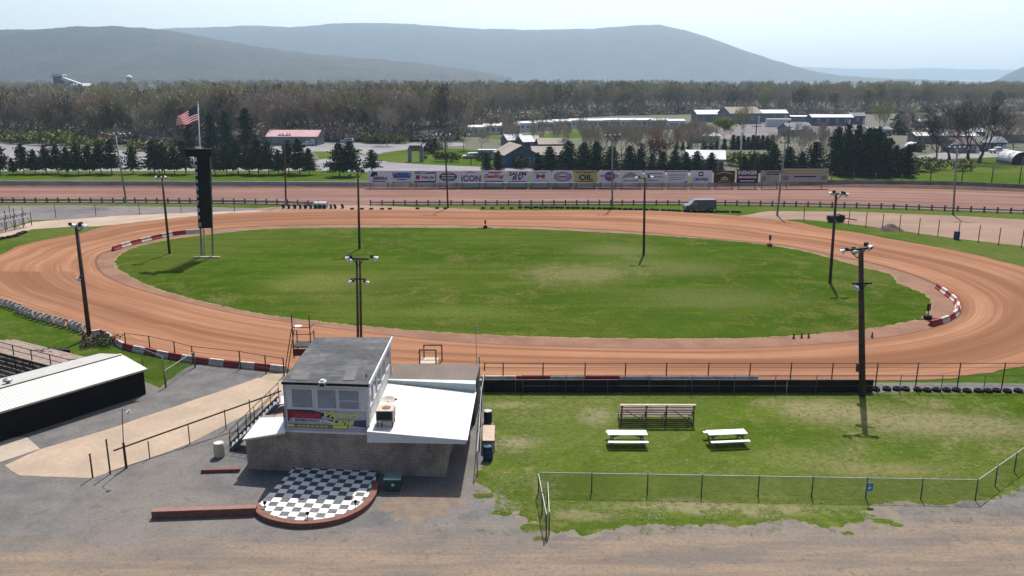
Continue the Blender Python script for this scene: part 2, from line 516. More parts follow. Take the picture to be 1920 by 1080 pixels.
# ------------------------------------------------------------------ world, sun, camera
SUN_AZ = math.radians(11.5)     # to the right of straight ahead
SUN_EL = math.radians(57)
w = bpy.data.worlds.new('World'); sc.world = w; w.use_nodes = True
nt = w.node_tree
sky = nt.nodes.new('ShaderNodeTexSky'); sky.sky_type = 'NISHITA'; sky.sun_disc = False
sky.sun_elevation = SUN_EL; sky.sun_rotation = SUN_AZ; sky.air_density = 1.0; sky.dust_density = 3.0; sky.ozone_density = 1.0
bg = nt.nodes['Background']; bg.inputs[1].default_value = .105
nt.links.new(sky.outputs[0], bg.inputs[0])
sd = bpy.data.lights.new('sun', 'SUN'); sd.energy = 5.0; sd.angle = math.radians(.5); sd.color = (1, .96, .90)
so = bpy.data.objects.new('sun', sd); C.objects.link(so)
sdir = Vector((math.sin(SUN_AZ) * math.cos(SUN_EL), math.cos(SUN_AZ) * math.cos(SUN_EL), math.sin(SUN_EL)))
so.rotation_euler = sdir.to_track_quat('Z', 'Y').to_euler(); so.location = sdir * 100
cd = bpy.data.cameras.new('camera'); cam = bpy.data.objects.new('camera', cd); C.objects.link(cam); sc.camera = cam
cam.location = (0, 0, H); cam.rotation_euler = (PI / 2 - PITCH, 0, 0)
cd.sensor_width = 36; cd.lens = 36 * F / 1920; cd.clip_end = 20000; cd.clip_start = .5
sc.view_settings.view_transform = 'Standard'; sc.view_settings.look = 'None'; sc.view_settings.exposure = 0.74
sc.cycles.max_bounces = 6; sc.cycles.diffuse_bounces = 3; sc.cycles.transparent_max_bounces = 8

HZ = 1
if HZ:
    hz = MB().box((0, 5100, 259), (17000, 10800, 520)).build('haze', bpy.data.materials.new('haze'))
    tag(hz, kind='stuff')
    hm = hz.data.materials[0]; hm.use_nodes = True; hn = hm.node_tree
    hn.nodes.remove(hn.nodes['Principled BSDF'])
    pv = hn.nodes.new('ShaderNodeVolumePrincipled'); pv.inputs['Color'].default_value = (.58, .80, 1, 1)
    pv.inputs['Density'].default_value = 1.0e-4; pv.inputs['Anisotropy'].default_value = .35
    hn.links.new(pv.outputs[0], hn.nodes['Material Output'].inputs['Volume'])

# ------------------------------------------------------------------ the ground
gb = MB(); gb.add([(-8000, -200, 0), (8000, -200, 0), (8000, 10200, 0), (-8000, 10200, 0)], [(0, 1, 2, 3)])
tag(gb.build('ground', M['ground']), kind='structure')
sheet('field', [(-600, 379), (2500, 379), (2900, 760), (-800, 760)], .004, M['field'])
sheet('gravel_lot', [(-500, 800), (0, 748), (180, 722), (262, 712), (300, 728), (352, 686), (400, 682), (540, 703), (905, 712),
                     (2400, 722), (2900, 1500), (-1000, 1500)], .008, M['gravel'], .12, .4)
sheet('lawn', [(912, 728), (1300, 733), (1640, 736), (1920, 736), (2300, 740), (2500, 870), (2060, 880), (1960, 895), (1900, 918), (1850, 938),
               (1760, 947), (1690, 942), (1630, 950), (1612, 982), (1545, 985), (1480, 972), (1400, 984), (1200, 984), (1100, 1000), (1040, 996),
               (990, 978), (965, 945), (930, 925), (898, 908), (903, 880), (925, 850), (932, 810), (918, 790), (907, 765)],
      .014, M['lawn'], .42, .1, .9)
WORN = mat('worn_soil', (.21, .18, .13), (.15, .135, .12), s=1.0, bmp=.5)
sheet('worn_verge', [(935, 955), (915, 935), (890, 915), (893, 880), (912, 850), (925, 800), (980, 800), (1100, 900), (1640, 900), (1900, 890), (1920, 912), (1860, 944), (1760, 953), (1690, 950), (1690, 985), (1640, 992),
                     (1545, 993), (1480, 980), (1400, 992), (1200, 993), (1100, 1009), (1040, 1006), (985, 990)], .011, WORN, .55, .1, 1.0, seed=9)
sheet('worn_soil', [(705, 950), (760, 925), (830, 922), (865, 935), (850, 965), (800, 985), (740, 975)], .010, mat('bare_soil', (.22, .165, .125), (.15, .125, .11), s=1.5, bmp=.5), .6, .1, 1.3, seed=12)
for k, (x, y, r) in enumerate([(1000, 990, .5), (1655, 978, .35), (1682, 985, .25), (905, 930, .4), (940, 962, .35), (1590, 1000, .22), (1010, 1010, .25)]):
    c = P(x, y); pts = [(c.x + r * math.cos(a * PI / 12) * 1.5, c.y + r * math.sin(a * PI / 12) * .8, 0) for a in range(24)]
    sheet('grass_patch', pts, .0145, M['lawn'], .15, .08, 2.0, world=True, seed=k)
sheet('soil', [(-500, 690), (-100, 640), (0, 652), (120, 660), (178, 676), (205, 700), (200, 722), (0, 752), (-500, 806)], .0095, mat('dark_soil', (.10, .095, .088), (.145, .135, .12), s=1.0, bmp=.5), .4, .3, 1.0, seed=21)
sheet('path', [(540, 700), (500, 703), (420, 731), (350, 755), (200, 806), (75, 843), (8, 873), (36, 892), (172, 897), (240, 874), (350, 834), (480, 769), (560, 732)],
      .018, M['path'], .05, .3)
sheet('concrete_pad', [(-200, 822), (50, 820), (75, 842), (0, 867), (-200, 905)], .022, M['slab'])

# clay karting oval: racing surface between two outlines
OUT = [(-62, 548), (-82, 520), (-62, 495), (0, 478), (31, 463), (79, 451), (142, 440), (189, 427), (236, 419), (299, 412), (400, 402), (544, 395),
       (699, 393), (920, 395), (1047, 395), (1213, 395), (1297, 399), (1399, 406), (1492, 416), (1540, 427), (1615, 438), (1690, 452), (1765, 465),
       (1822, 477), (1915, 500), (2005, 532), (2050, 575), (2040, 620), (1990, 660), (1917, 688), (1842, 701), (1750, 712), (1650, 714), (1400, 712),
       (1200, 709), (900, 707), (760, 703), (540, 694), (480, 688), (400, 678), (300, 662), (230, 645), (200, 632), (165, 627), (120, 611), (70, 594),
       (20, 577), (-20, 564)]
INN = [(189, 507), (182, 490), (189, 478), (211, 469), (250, 456), (310, 443), (370, 435), (430, 428), (540, 423), (700, 421), (900, 423), (1050, 427),
       (1200, 436), (1350, 449), (1450, 458), (1500, 466), (1569, 481), (1639, 495), (1708, 515), (1755, 535), (1790, 555), (1801, 577), (1789, 597), (1750, 615),
       (1722, 622), (1667, 632), (1611, 639), (1500, 648), (1350, 654), (1200, 654), (1000, 649), (850, 641), (700, 625), (560, 607), (450, 590), (350, 567),
       (275, 547), (236, 534), (205, 520)]
GRS = [(222, 503), (217, 490), (226, 478), (262, 462), (330, 448), (400, 439), (480, 431), (560, 428), (700, 427), (900, 428), (1000, 430), (1150, 437), (1250, 443),
       (1400, 455), (1500, 470), (1555, 484), (1611, 500), (1668, 515), (1683, 531), (1722, 547), (1739, 557), (1744, 575), (1728, 596), (1694, 604), (1639, 615),
       (1560, 624), (1480, 630), (1380, 634), (1250, 635), (1130, 634), (1000, 631), (900, 627), (800, 621), (700, 613), (600, 603), (500, 590), (400, 570),
       (330, 552), (280, 535), (245, 518)]
KC = Vector((-3, 96, 0))


def polar(pts, n):
    """radius of a closed outline about KC at n angles"""
    c = [p - KC for p in crom([P(*q) for q in pts], True, .5)]
    ang = np.array([math.atan2(p.y * 1.5, p.x) for p in c]); ix = np.argsort(ang)
    a = ang[ix]; X = np.array([c[i].x for i in ix]); Y = np.array([c[i].y for i in ix])
    q = np.linspace(-PI, PI, n, endpoint=False)
    return np.interp(q, a, X, period=2 * PI), np.interp(q, a, Y, period=2 * PI)


NR = 720
ix_, iy_ = polar(INN, NR); ox_, oy_ = polar(OUT, NR)
NV = 10
me = bpy.data.meshes.new('clay_track')
vs = []; uvs = []; fs = []
per = 0.0
for i in range(NR + 1):
    k = i % NR
    if i:
        per += math.hypot((ix_[k] + ox_[k]) / 2 - (ix_[k - 1] + ox_[k - 1]) / 2, (iy_[k] + oy_[k]) / 2 - (iy_[k - 1] + oy_[k - 1]) / 2)
    for j in range(NV + 1):
        t = j / NV
        x = KC.x + ix_[k] * (1 - t) + ox_[k] * t; y = KC.y + iy_[k] * (1 - t) + oy_[k] * t
        if j == NV:
            d = noise.noise(Vector((x * .35, y * .35, 3))) + .5 * noise.noise(Vector((x * 1.1, y * 1.1, 3)))
            e = Vector((ox_[k] - ix_[k], oy_[k] - iy_[k], 0)).normalized() * d * .35
            x += e.x; y += e.y
        vs.append((x, y, .05 if j < NV else .03)); uvs.append((per, t))
for i in range(NR):
    for j in range(NV):
        a = i * (NV + 1) + j
        fs.append((a, a + 1, a + NV + 2, a + NV + 1))
me.from_pydata(vs, [], fs); me.materials.append(M['clay'])
ul = me.uv_layers.new(name='UVMap')
lv = np.empty(len(me.loops), dtype=np.int32); me.loops.foreach_get('vertex_index', lv)
ul.data.foreach_set('uv', np.array(uvs, dtype=np.float32)[lv].ravel())
if me.polygons[0].normal.z < 0: me.flip_normals()
me.update()
o = bpy.data.objects.new('clay_track', me); C.objects.link(o); tag(o, kind='structure')
sheet('track_apron', INN, .024, M['apron'], 0, .6, smooth=True)
VERGE = mat('dusty_verge', (.27, .18, .10), (.17, .14, .05), s=1.2, bmp=.4)
kx = [P(*q) for q in GRS]; kc = P(980, 520)
sheet('verge', [kc + (q - kc) * 1.003 + (q - kc).normalized() * .15 for q in kx], .027, VERGE, .34, .15, 1.1, smooth=True, world=True, seed=4)
sheet('infield', GRS, .03, M['infield'], .24, .10, 1.0, smooth=True)

# the big speedway behind
TB = [(-700, 346), (0, 350), (480, 352), (920, 355), (1300, 354), (1600, 352), (1920, 360), (2600, 385)]
BB = [(-700, 386), (0, 380), (480, 383), (900, 384), (1300, 384), (1600, 388), (1920, 399), (2600, 430)]
tb = crom([P(*p) for p in TB], False, 3); bb = crom([P(*p) for p in BB], False, 3)


def pick(l, t):
    i = t * (len(l) - 1); a = int(i); b = min(a + 1, len(l) - 1); return l[a].lerp(l[b], i - a)


vs = []; uvs = []; fs = []; n = 160
for i in range(n + 1):
    a = pick(tb, i / n); b = pick(bb, i / n)
    for j in range(7):
        p = a.lerp(b, j / 6); vs.append((p.x, p.y, .03)); uvs.append((p.x, j / 6))
for i in range(n):
    for j in range(6):
        a = i * 7 + j; fs.append((a, a + 1, a + 8, a + 7))
me = bpy.data.meshes.new('speedway_track'); me.from_pydata(vs, [], fs); me.materials.append(M['clay2'])
ul = me.uv_layers.new(name='UVMap'); lv = np.empty(len(me.loops), dtype=np.int32); me.loops.foreach_get('vertex_index', lv)
ul.data.foreach_set('uv', np.array(uvs, dtype=np.float32)[lv].ravel())
if me.polygons[0].normal.z < 0: me.flip_normals()
o = bpy.data.objects.new('speedway_track', me); C.objects.link(o); tag(o, kind='structure')

sheet('pit_paving', [(-700, 388), (130, 385), (420, 389), (560, 392), (700, 391), (700, 395), (440, 397), (300, 403), (225, 409), (62, 413), (0, 432), (-200, 470), (-700, 480)], .012, M['pit'], .3, 1)
sheet('tan_gravel', [(62, 416), (220, 405), (330, 400), (520, 393), (640, 393), (640, 398), (440, 399), (300, 412), (190, 424), (120, 426), (60, 430), (0, 447), (-100, 470), (-300, 490), (-300, 470), (0, 434)], .016, M['tan'], .4, .6)
sheet('pit_dirt', [(1380, 406), (1440, 396), (1600, 397), (1800, 405), (1920, 412), (2500, 440), (2500, 520), (1920, 462), (1780, 446), (1620, 423), (1500, 411), (1430, 414)], .012, M['pitdirt'], .3, .8)
sheet('worn_dirt', [(560, 385), (700, 384), (760, 388), (900, 392), (900, 395), (560, 395), (480, 395), (480, 391)], .02, M['pitdirt'], .4, .6)
sheet('back_lawn', [(-700, 321), (0, 322), (590, 320), (700, 320), (900, 322), (1000, 322), (1300, 330), (1330, 350), (900, 353), (0, 349), (-700, 346)], .008, M['field'], .3, 2)
sheet('back_lawn', [(1540, 322), (1700, 312), (1760, 300), (1860, 292), (2000, 280), (2600, 290), (2600, 384), (1920, 359), (1540, 350)], .008, M['field'], .3, 2)
sheet('road', [(-700, 303), (590, 303), (720, 304), (800, 309), (900, 313), (1300, 323), (1300, 329), (1000, 322), (900, 321), (590, 320), (-700, 322)], .012, M['road'], .1, 2)
sheet('parking_lot', [(440, 292), (500, 274), (600, 267), (700, 266), (870, 268), (872, 273), (780, 278), (718, 286), (692, 296), (735, 306), (590, 305), (600, 299), (684, 290), (670, 284), (590, 284), (470, 303)], .016, M['road'], .2, 1.5)
sheet('parking_lot', [(-400, 259), (0, 266), (150, 276), (300, 288), (450, 293), (480, 304), (-400, 304)], .016, M['road'], .3, 2)
sheet('back_lawn', [(590, 284), (670, 284), (684, 290), (600, 299)], .012, M['field'], .3, 2)
sheet('back_lawn', [(695, 297), (720, 287), (780, 278), (860, 279), (1000, 292), (1100, 300), (1100, 318), (900, 312), (800, 308), (735, 304)], .010, M['field'], .3, 2)
sheet('back_lawn', [(1010, 252), (1100, 240), (1130, 244), (1120, 256), (1040, 262), (930, 262), (900, 256)], .010, M['field'], .3, 2)
sheet('yard_gravel', [(1280, 246), (1400, 234), (1560, 232), (1620, 236), (1540, 250), (1300, 266)], .012, M['pit'], .5, 3)
sheet('yard_gravel', [(1700, 295), (1780, 285), (1920, 285), (2200, 290), (2200, 296), (1920, 292), (1720, 302)], .012, M['road'], .3, 3)

# ------------------------------------------------------------------ hills


def ridge(name, prof, D, depth, seed, rough=1.0, cnt=400):
    """prof: list of (px, py) crest points; D: distance of the crest"""
    xs = [p[0] for p in prof]; zs = [HG(p[1], D) for p in prof]
    XW = [AT(p[0], p[1], D).x for p in prof]
    lo, hi = XW[0], XW[-1]; nx = cnt; ny = 26
    X = np.linspace(lo, hi, nx); Z = np.interp(X, XW, zs)
    # soften the polyline
    k = np.ones(9) / 9; Z = np.convolve(np.pad(Z, 4, mode='edge'), k, 'valid')
    vs = []
    for j in range(ny):
        t = j / (ny - 1) * 2 - 1
        prof_ = math.cos(t * PI / 2) ** 1.15 if t < 0 else math.cos(t * PI / 2) ** .8
        for i in range(nx):
            x = X[i]; y = D + t * depth
            q = Vector((x / 420, y / 420, seed))
            z = Z[i] * prof_ * (1 + .10 * noise.noise(q * .9) * (1 - abs(prof_)) * 2) + (noise.noise(q * 6) * 5 + noise.noise(Vector((x / 14, y / 14, seed))) * 3.5) * rough * min(1, prof_ * 4)
            vs.append((x, y, max(z, -.5)))
    fs = [(j * nx + i, j * nx + i + 1, (j + 1) * nx + i + 1, (j + 1) * nx + i) for j in range(ny - 1) for i in range(nx - 1)]
    mb = MB(); mb.v = vs; mb.f = fs; mb.m = [0] * len(fs)
    return tag(mb.build(name, M['hillwood'], smooth=True), kind='structure')


WF = mat('woods_floor_litter', (.06, .052, .04), (.045, .04, .03), s=.05)
sheet('woods_floor', [(-250, 260), (0, 262), (200, 267), (330, 271), (480, 267), (600, 264), (720, 266), (860, 262), (900, 236), (1000, 225), (1150, 217), (1300, 214), (1480, 217), (1700, 212), (1920, 210), (2170, 209), (2300, 158), (-400, 158)], .014, WF, 2, 8, .05)
ridge('hill', [(-500, 60), (-300, 62), (0, 57), (60, 58), (120, 57), (190, 53), (235, 51), (290, 55), (335, 60), (400, 74), (460, 84), (520, 93), (600, 103), (680, 110), (760, 115), (830, 124), (900, 134), (960, 146)], 3100, 1100, 1.3, 1.0, 700)
ridge('mountain', [(0, 80), (200, 66), (330, 54), (420, 52), (480, 49), (560, 52), (640, 45), (720, 44), (800, 48), (900, 55), (1000, 57), (1100, 55), (1180, 49), (1225, 47), (1260, 55),
                   (1300, 66), (1350, 86), (1400, 108), (1450, 128), (1500, 139), (1560, 144), (1620, 147)], 5600, 1500, 4.1, .8, 600)
ridge('mountain', [(1200, 140), (1400, 128), (1500, 125), (1560, 128), (1680, 130), (1740, 127), (1800, 130), (1920, 131), (2300, 128)], 8800, 800, 7.7, .8, 300)
ridge('hill', [(1898, 158), (1908, 146), (1922, 132), (1960, 108), (2100, 80)], 4200, 250, 9.2, 1, 200)

# ------------------------------------------------------------------ trees


def rv(r, a=1.0): return Vector((r.uniform(-a, a), r.uniform(-a, a), r.uniform(-a, a)))


def ribbon(mb, a, b, w0, w1, r, mi=0):
    d = (b - a); s = d.cross(rv(r)).normalized()
    mb.add([a - s * w0 / 2, a + s * w0 / 2, b + s * w1 / 2, b - s * w1 / 2], [(0, 1, 2, 3)], mi)


def leaf(mb, c, s, r, mi=0):
    u = rv(r).normalized(); v = u.cross(rv(r)).normalized()
    mb.add([c - u * s / 2, c + v * s / 2, c + u * s / 2, c - v * s / 2], [(0, 1, 2, 3)], mi)


def bare_tree(seed, h, spread=.5, twigs=1.0, leaves=0, thick=1.0, clear=.22, leaning=.0, tw=.05):
    """returns trunk MB, crown MB (local, base at origin): trunk, limbs, branches, then ribbons for the twigs"""
    r = random.Random(seed); T = MB(); K = MB()
    tips = []
    LEN = (clear * h, .34 * h, .21 * h, .125 * h, .075 * h)

    def grow(p, d, L, rad, lev):
        n = 3 if lev < 2 else 2
        q = p.copy(); dd = d.copy(); rr = rad
        for i in range(n):
            nd = (dd + rv(r, .17) + Vector((0, 0, .06 * lev))).normalized()
            e = q + nd * (L / n); r2 = rr * .82
            if lev < 3: T.tube(q, e, rr, r2, 6 if lev == 0 else 4, cap=False)
            else: ribbon(K, q, e, max(tw * 1.3, rr * 1.6), max(tw, r2 * 1.5), r)
            q = e; dd = nd; rr = r2
            if 1 <= lev < 4:
                for _ in range(r.choice((1, 1, 2)) if lev < 3 else 2):
                    sd_ = (dd + rv(r, .85) + Vector((0, 0, .12))).normalized()
                    grow(q, sd_, LEN[lev + 1] * r.uniform(.7, 1.15), rr * .55, lev + 1)
        if lev >= 4:
            for _ in range(int(2 * twigs)):
                tp = (dd + rv(r, .8)).normalized(); e = q + tp * L * r.uniform(.5, 1.0)
                ribbon(K, q - dd * L * r.uniform(0, .6), e, tw, tw * .5, r); tips.append(e)
            return
        for _ in range(4 if lev == 0 else 2):
            a = r.uniform(0, 2 * PI); sp = spread * (1.0 if lev else 1.1)
            nd = (dd + Vector((math.cos(a) * sp, math.sin(a) * sp, r.uniform(.0, .25)))).normalized()
            grow(q, nd, LEN[min(lev + 1, 4)] * r.uniform(.75, 1.2), rr * .68, lev + 1)

    grow(Vector((0, 0, -.2)), Vector((leaning, 0, 1)).normalized(), LEN[0], (h * .009 + .05) * thick, 0)
    top = max(v[2] for v in K.v)
    s = h / top
    for mb in (T, K): mb.v = [(v[0] * s, v[1] * s, v[2] * s) for v in mb.v]
    for _ in range(leaves):
        t = r.choice(tips) * s; leaf(K, t + rv(r, .5), r.uniform(.2, .42), r, 1)
    return T, K


def conifer(seed, h, w, clear=.18, dens=1.0, irregular=.25, leafs=.30):
    r = random.Random(seed); T = MB(); K = MB()
    T.tube((0, 0, -.2), (0, 0, h * .55), h * .017 + .05, h * .011, 6, cap=False); T.tube((0, 0, h * .55), (0, 0, h * .97), h * .011, .02, 5, cap=False)
    z = h * clear; k = 0
    while z < h * .98:
        f = (z - h * clear) / (h * (1 - clear))
        L = w / 2 * (1 - f) ** .65 * r.uniform(1 - irregular, 1.1) * (.75 + .5 * min(f * 4, .5))
        if r.random() > .04 * irregular * 4:
            nb = r.choice((4, 5, 5, 6))
            a0 = r.uniform(0, PI)
            for i in range(nb):
                a = a0 + 2 * PI * i / nb + r.uniform(-.3, .3); l = L * r.uniform(.65, 1.12)
                d = Vector((math.cos(a), math.sin(a), .18 - .3 * (1 - f)))
                base = Vector((0, 0, z)); n = max(2, int(l / .30 * dens))
                for j in range(n):
                    t = (j + .6) / n
                    p = base + d * (l * t) + rv(r, .12)
                    for _ in range(2):
                        leaf(K, p + rv(r, .16), leafs * r.uniform(.8, 1.7) * (1.1 - .3 * t), r, 0)
        z += h * .033 * r.uniform(.8, 1.3); k += 1
    return T, K


def bush(seed, w, h, n=260, s=.3, twig=0):
    r = random.Random(seed); K = MB()
    lob = [(Vector((r.uniform(-.3, .3) * w, r.uniform(-.3, .3) * w, r.uniform(.3, .6) * h)), r.uniform(.25, .42)) for _ in range(6)]
    for _ in range(n):
        c, q = r.choice(lob); d = rv(r).normalized() * (r.random() ** .35)
        leaf(K, Vector((c.x + d.x * q * w, c.y + d.y * q * w, max(.02, c.z + d.z * q * h))), s * r.uniform(.6, 1.4), r)
    return K


M['twig'] = mat('twigs', (.46, .39, .325), (.33, .28, .24), s=.06)
M['twigr'] = mat('reddish_twigs', (.45, .31, .24), (.34, .24, .19), s=.06)
M['twigg'] = mat('greenish_twigs', (.42, .40, .21), (.34, .31, .18), s=.06)
M['bud'] = mat('bud_green', (.50, .52, .13), (.38, .40, .13), s=.5)
M['budo'] = mat('bud_olive', (.44, .40, .19), (.34, .31, .16), s=.5)
M['bark2'] = mat('dark_bark', (.14, .12, .105), (.09, .08, .07), s=.15)
M['palebark'] = mat('pale_bark', (.40, .37, .33), (.28, .26, .24), s=.15)
M['darktwig'] = mat('dark_twigs', (.16, .13, .11), (.11, .09, .08), s=.3)
M['maroon'] = mat('maroon_buds', (.17, .07, .075), (.12, .055, .06), s=.5)
M['lime'] = mat('lime_leaves', (.34, .36, .04), (.26, .30, .04), s=.5)
M['shrub'] = mat('shrub_green', (.04, .06, .02), (.06, .075, .025), s=1)
M['brush'] = mat('brush_green', (.22, .25, .06), (.15, .165, .055), s=.3)
M['weed'] = mat('dry_weeds', (.17, .155, .10), (.10, .10, .06), s=2)


def proto_tree(name, TK, mt, mk):
    T, K = TK
    o = bpy.data.objects.new(name, None); OFF[o.name] = Vector((0, 0, 0))
    C.objects.link(o)
    if T.v: T.build('trunk', mt, o, smooth=True)
    K.build('crown', mk, o)
    return o


used = set()


def place(proto, loc, label, cat, group=None, s=1.0, rz=None, sz=None):
    if proto.name not in used: o = proto; used.add(proto.name)
    else: o = copy_tree(proto)
    o.location = loc; o.scale = (s, s, sz or s); o.rotation_euler = (0, 0, RND.uniform(0, 6.28) if rz is None else rz)
    tag(o, label, cat, group)
    return o


# roadside pines behind the speedway wall, left to right: (px, top py)
pines = [proto_tree('pine_tree', conifer(20 + k, 8, 10.0, .22, 1.5, .34, .40), M['bark'], M['pine']) for k in range(5)]
row = [(-22, 268), (2, 268), (24, 296), (45, 268), (66, 280), (88, 272), (109, 270), (128, 276), (148, 266), (169, 272), (190, 265), (210, 263),
       (250, 273), (290, 261), (299, 270), (309, 268), (328, 274), (349, 262), (404, 272), (426, 268), (447, 262), (468, 270), (485, 258), (504, 264),
       (523, 280), (542, 262), (562, 260), (580, 278)]
for i, (x, top) in enumerate(row):
    b = P(x, 327 + RND.uniform(-1.5, 1)); h = HG(top, b.y)
    place(pines[i % 5], b, '%s dark pine from the left in the row behind the speedway wall' % ORD[i] if i else 'dark pine at the left edge of the photo, behind the speedway wall', 'tree', 'roadside pines behind the speedway wall', h / 8 * .78, sz=h / 8)
for x, by, top, lab in [(637, 331, 268, 'green pine standing left of its twin on the lawn beside the billboards'), (657, 331, 265, 'taller twin pine on the lawn, nearer the billboards'),
                        (698, 322, 280, 'lone small pine rising behind the left end of the billboards')]:
    b = P(x, by); h = HG(top, b.y); place(pines[(x) % 5], b, lab, 'tree', None, h / 8)

spr = [proto_tree('spruce_tree', conifer(40 + k, 10, 10.0, .02, 1.4, .2, .42), M['bark'], M['spruce']) for k in range(4)]
for i, (x, by, top, s, lab) in enumerate([
        (398, 292, 208, 1.0, 'tall dark spruce left of the group behind the scoreboard'), (427, 294, 205, 1.0, 'tall dark spruce in the middle behind the scoreboard'),
        (465, 290, 200, 1.15, 'largest dark spruce right of the scoreboard, left of the pink roofed building'), (357, 290, 225, .9, 'dark spruce directly behind the flag'),
        (498, 292, 262, .8, 'small dark spruce at the left end of the pink roofed building')]):
    b = P(x, by); h = HG(top, b.y); place(spr[i % 4], b, lab, 'tree', 'tall spruces behind the scoreboard', h / 10 * s * .62, sz=h / 10)
mid = [(912, 319, 285), (934, 319, 282), (1008, 320, 285), (1031, 320, 273), (1066, 321, 263), (1094, 320, 267), (1118, 320, 264), (1146, 321, 272), (1180, 320, 272),
       (1200, 320, 277), (1222, 321, 287), (1242, 321, 283), (1264, 321, 280), (1285, 321, 284), (1306, 321, 282), (1333, 321, 285), (1395, 322, 292), (1412, 322, 286), (1430, 322, 287),
       (1448, 322, 267), (1478, 323, 274), (1502, 323, 284), (1526, 323, 264)]
for i, (x, by, top) in enumerate(mid):
    b = P(x, by); h = HG(top, b.y)
    place(spr[(i * 3) % 4], b, '%s dark spruce from the left in the line behind the billboards' % ORD[i], 'tree', 'spruces lined up behind the billboards', h / 10 * (1.25 if i > 1 else .9), sz=h / 10)
big = [(1574, 322, 250), (1594, 322, 246), (1613, 323, 249), (1632, 323, 240), (1648, 324, 243), (1664, 324, 258), (1687, 326, 274), (1566, 326, 244), (1584, 330, 237), (1603, 328, 243), (1622, 331, 238), (1641, 329, 246), (1655, 332, 252), (1676, 330, 268), (1698, 332, 262)]
for i, (x, by, top) in enumerate(big):
    b = P(x, by); h = HG(top, b.y)
    place(spr[(i * 3 + 1) % 4], b, '%s tree from the left in the tall black-green spruce clump right of the billboards' % ORD[i], 'tree', 'tall spruce clump right of the billboards', h / 10 * RND.uniform(.6, .85), sz=h / 10 * RND.uniform(.88, 1.15))
b = P(1686, 252); place(spr[2], b, 'isolated rounded dark evergreen among the far houses on the right', 'tree', None, HG(208, b.y) / 10 * 1.5, sz=HG(208, b.y) / 10)
arb = [proto_tree('arborvitae', conifer(60 + k, 6, 2.0, .0, 1.6, .1, .3), M['bark'], M['spruce']) for k in range(2)]
for i, x in enumerate([1268, 1280, 1291, 1320, 1333, 1344, 1358, 1374, 1383, 1393, 1402, 1411, 1420, 1429, 1438, 1447]):
    b = P(x, 280); h = HG(254 if i > 6 else (258 if i > 2 else 264), b.y) * RND.uniform(.94, 1.04)
    place(arb[i % 2], b, '%s shrub from the left in the clipped arborvitae screen among the houses' % ORD[i], 'tree', 'arborvitae screen among the houses', h / 6 * 2.3, sz=h / 6)

# bare deciduous trees
bt = []
for k in range(6):
    kind = ('twig', 'budo', 'twigr', 'bud', 'twig', 'budo')[k]
    T, K = bare_tree(100 + k, 19, .55, 1.0, 0 if kind in ('twig', 'twigr') else (700 if kind == 'bud' else 380), 1.1, .2, 0, .06)
    bt.append(proto_tree('bare_tree', (T, K), M['bark2'] if k in (0, 4) else M['bark'], [M['twigr'] if kind == 'twigr' else (M['twigg'] if kind == 'bud' else M['twig']), M['bud'] if kind == 'bud' else M['budo']]))
bign = [proto_tree('bare_tree', bare_tree(200 + k, 19, .62, 1.0, 0, 1.9, .15, .1, .06), M['polewood'], [M['darktwig'], M['bud']]) for k in range(2)]
for k, (x, by, top, s, lab) in enumerate([
        (1836, 306, 172, 1.0, 'largest spreading bare tree on the right-hand lawn, forking low'), (1815, 298, 178, .9, 'bare tree with thick dark trunk just left of the largest bare tree'),
        (1780, 300, 182, .8, 'slender leaning bare tree in the middle of the right-hand group'), (1756, 300, 205, .8, 'leftmost bare tree in the right-hand group beside the green brush')]):
    b = P(x, by); h = HG(top, b.y); place(bign[k % 2], b, lab, 'tree', 'big bare trees on the right', h / 20 * s * 1.55, sz=h / 20)
for k, (x, by, top, p, lab) in enumerate([
        (1395, 262, 188, 3, 'tall green-budding tree rising in front of the grey gabled barn'), (1152, 305, 216, 0, 'broad bare tree behind the spruces above the oil sign'),
        (1190, 300, 222, 4, 'bare tree to the right of the broad one above the oil sign'), (1105, 290, 222, 0, 'bare tree left of the broad one, in front of the white trailers'),
        (1225, 300, 232, 2, 'bare tree behind the maroon tree'), (960, 268, 200, 1, 'greyish bare tree in front of the left white trailers'), (1010, 262, 208, 1, 'small rounded pale tree touching the white trailer row'),
        (1545, 318, 240, 2, 'reddish-brown bare tree beside the tall spruce clump'), (1650, 262, 178, 3, 'tall yellow-green budding tree left of the isolated evergreen'),
        (1700, 250, 190, 1, 'pale bare tree right of the isolated evergreen'), (1290, 290, 225, 2, 'pinkish bare tree among the houses left of the lime tree'),
        (1480, 285, 245, 0, 'low bare tree beside the right-hand utility pole'), (1900, 290, 200, 4, 'bare tree at the right edge of the photo behind the shed'),
        (870, 282, 195, 4, 'tall bare tree beside the parking lot, right of its shrubs'), (838, 302, 246, 0, 'small dark tree on the grass island in front of the lamp pole'),
        (726, 272, 180, 5, 'bare tree with olive buds behind the centre parking lot'), (90, 262, 195, 1, 'bare tree over the green brush at the far left')]):
    b = P(x, by); h = HG(top, b.y); place(bt[p], b, lab, 'tree', None, h / 20 * .9, sz=h / 20)
T, K = bare_tree(300, 9, .7, 1.0, 1100, 1.2, .16); red = proto_tree('maroon_tree', (T, K), M['bark'], [M['maroon'], M['maroon']])
b = P(1222, 306); place(red, b, 'maroon budding tree spreading above the spruces behind the signs', 'tree', None, HG(258, b.y) / 9 * 1.5, sz=HG(258, b.y) / 9)
T, K = bare_tree(301, 9, .6, 1.0, 2200, 1.1, .16); lime = proto_tree('lime_tree', (T, K), M['bark'], [M['lime'], M['lime']])
b = P(1357, 262); place(lime, b, 'bright yellow-green tree in leaf in front of the white buildings', 'tree', None, HG(218, b.y) / 9 * 1.2, sz=HG(218, b.y) / 9)

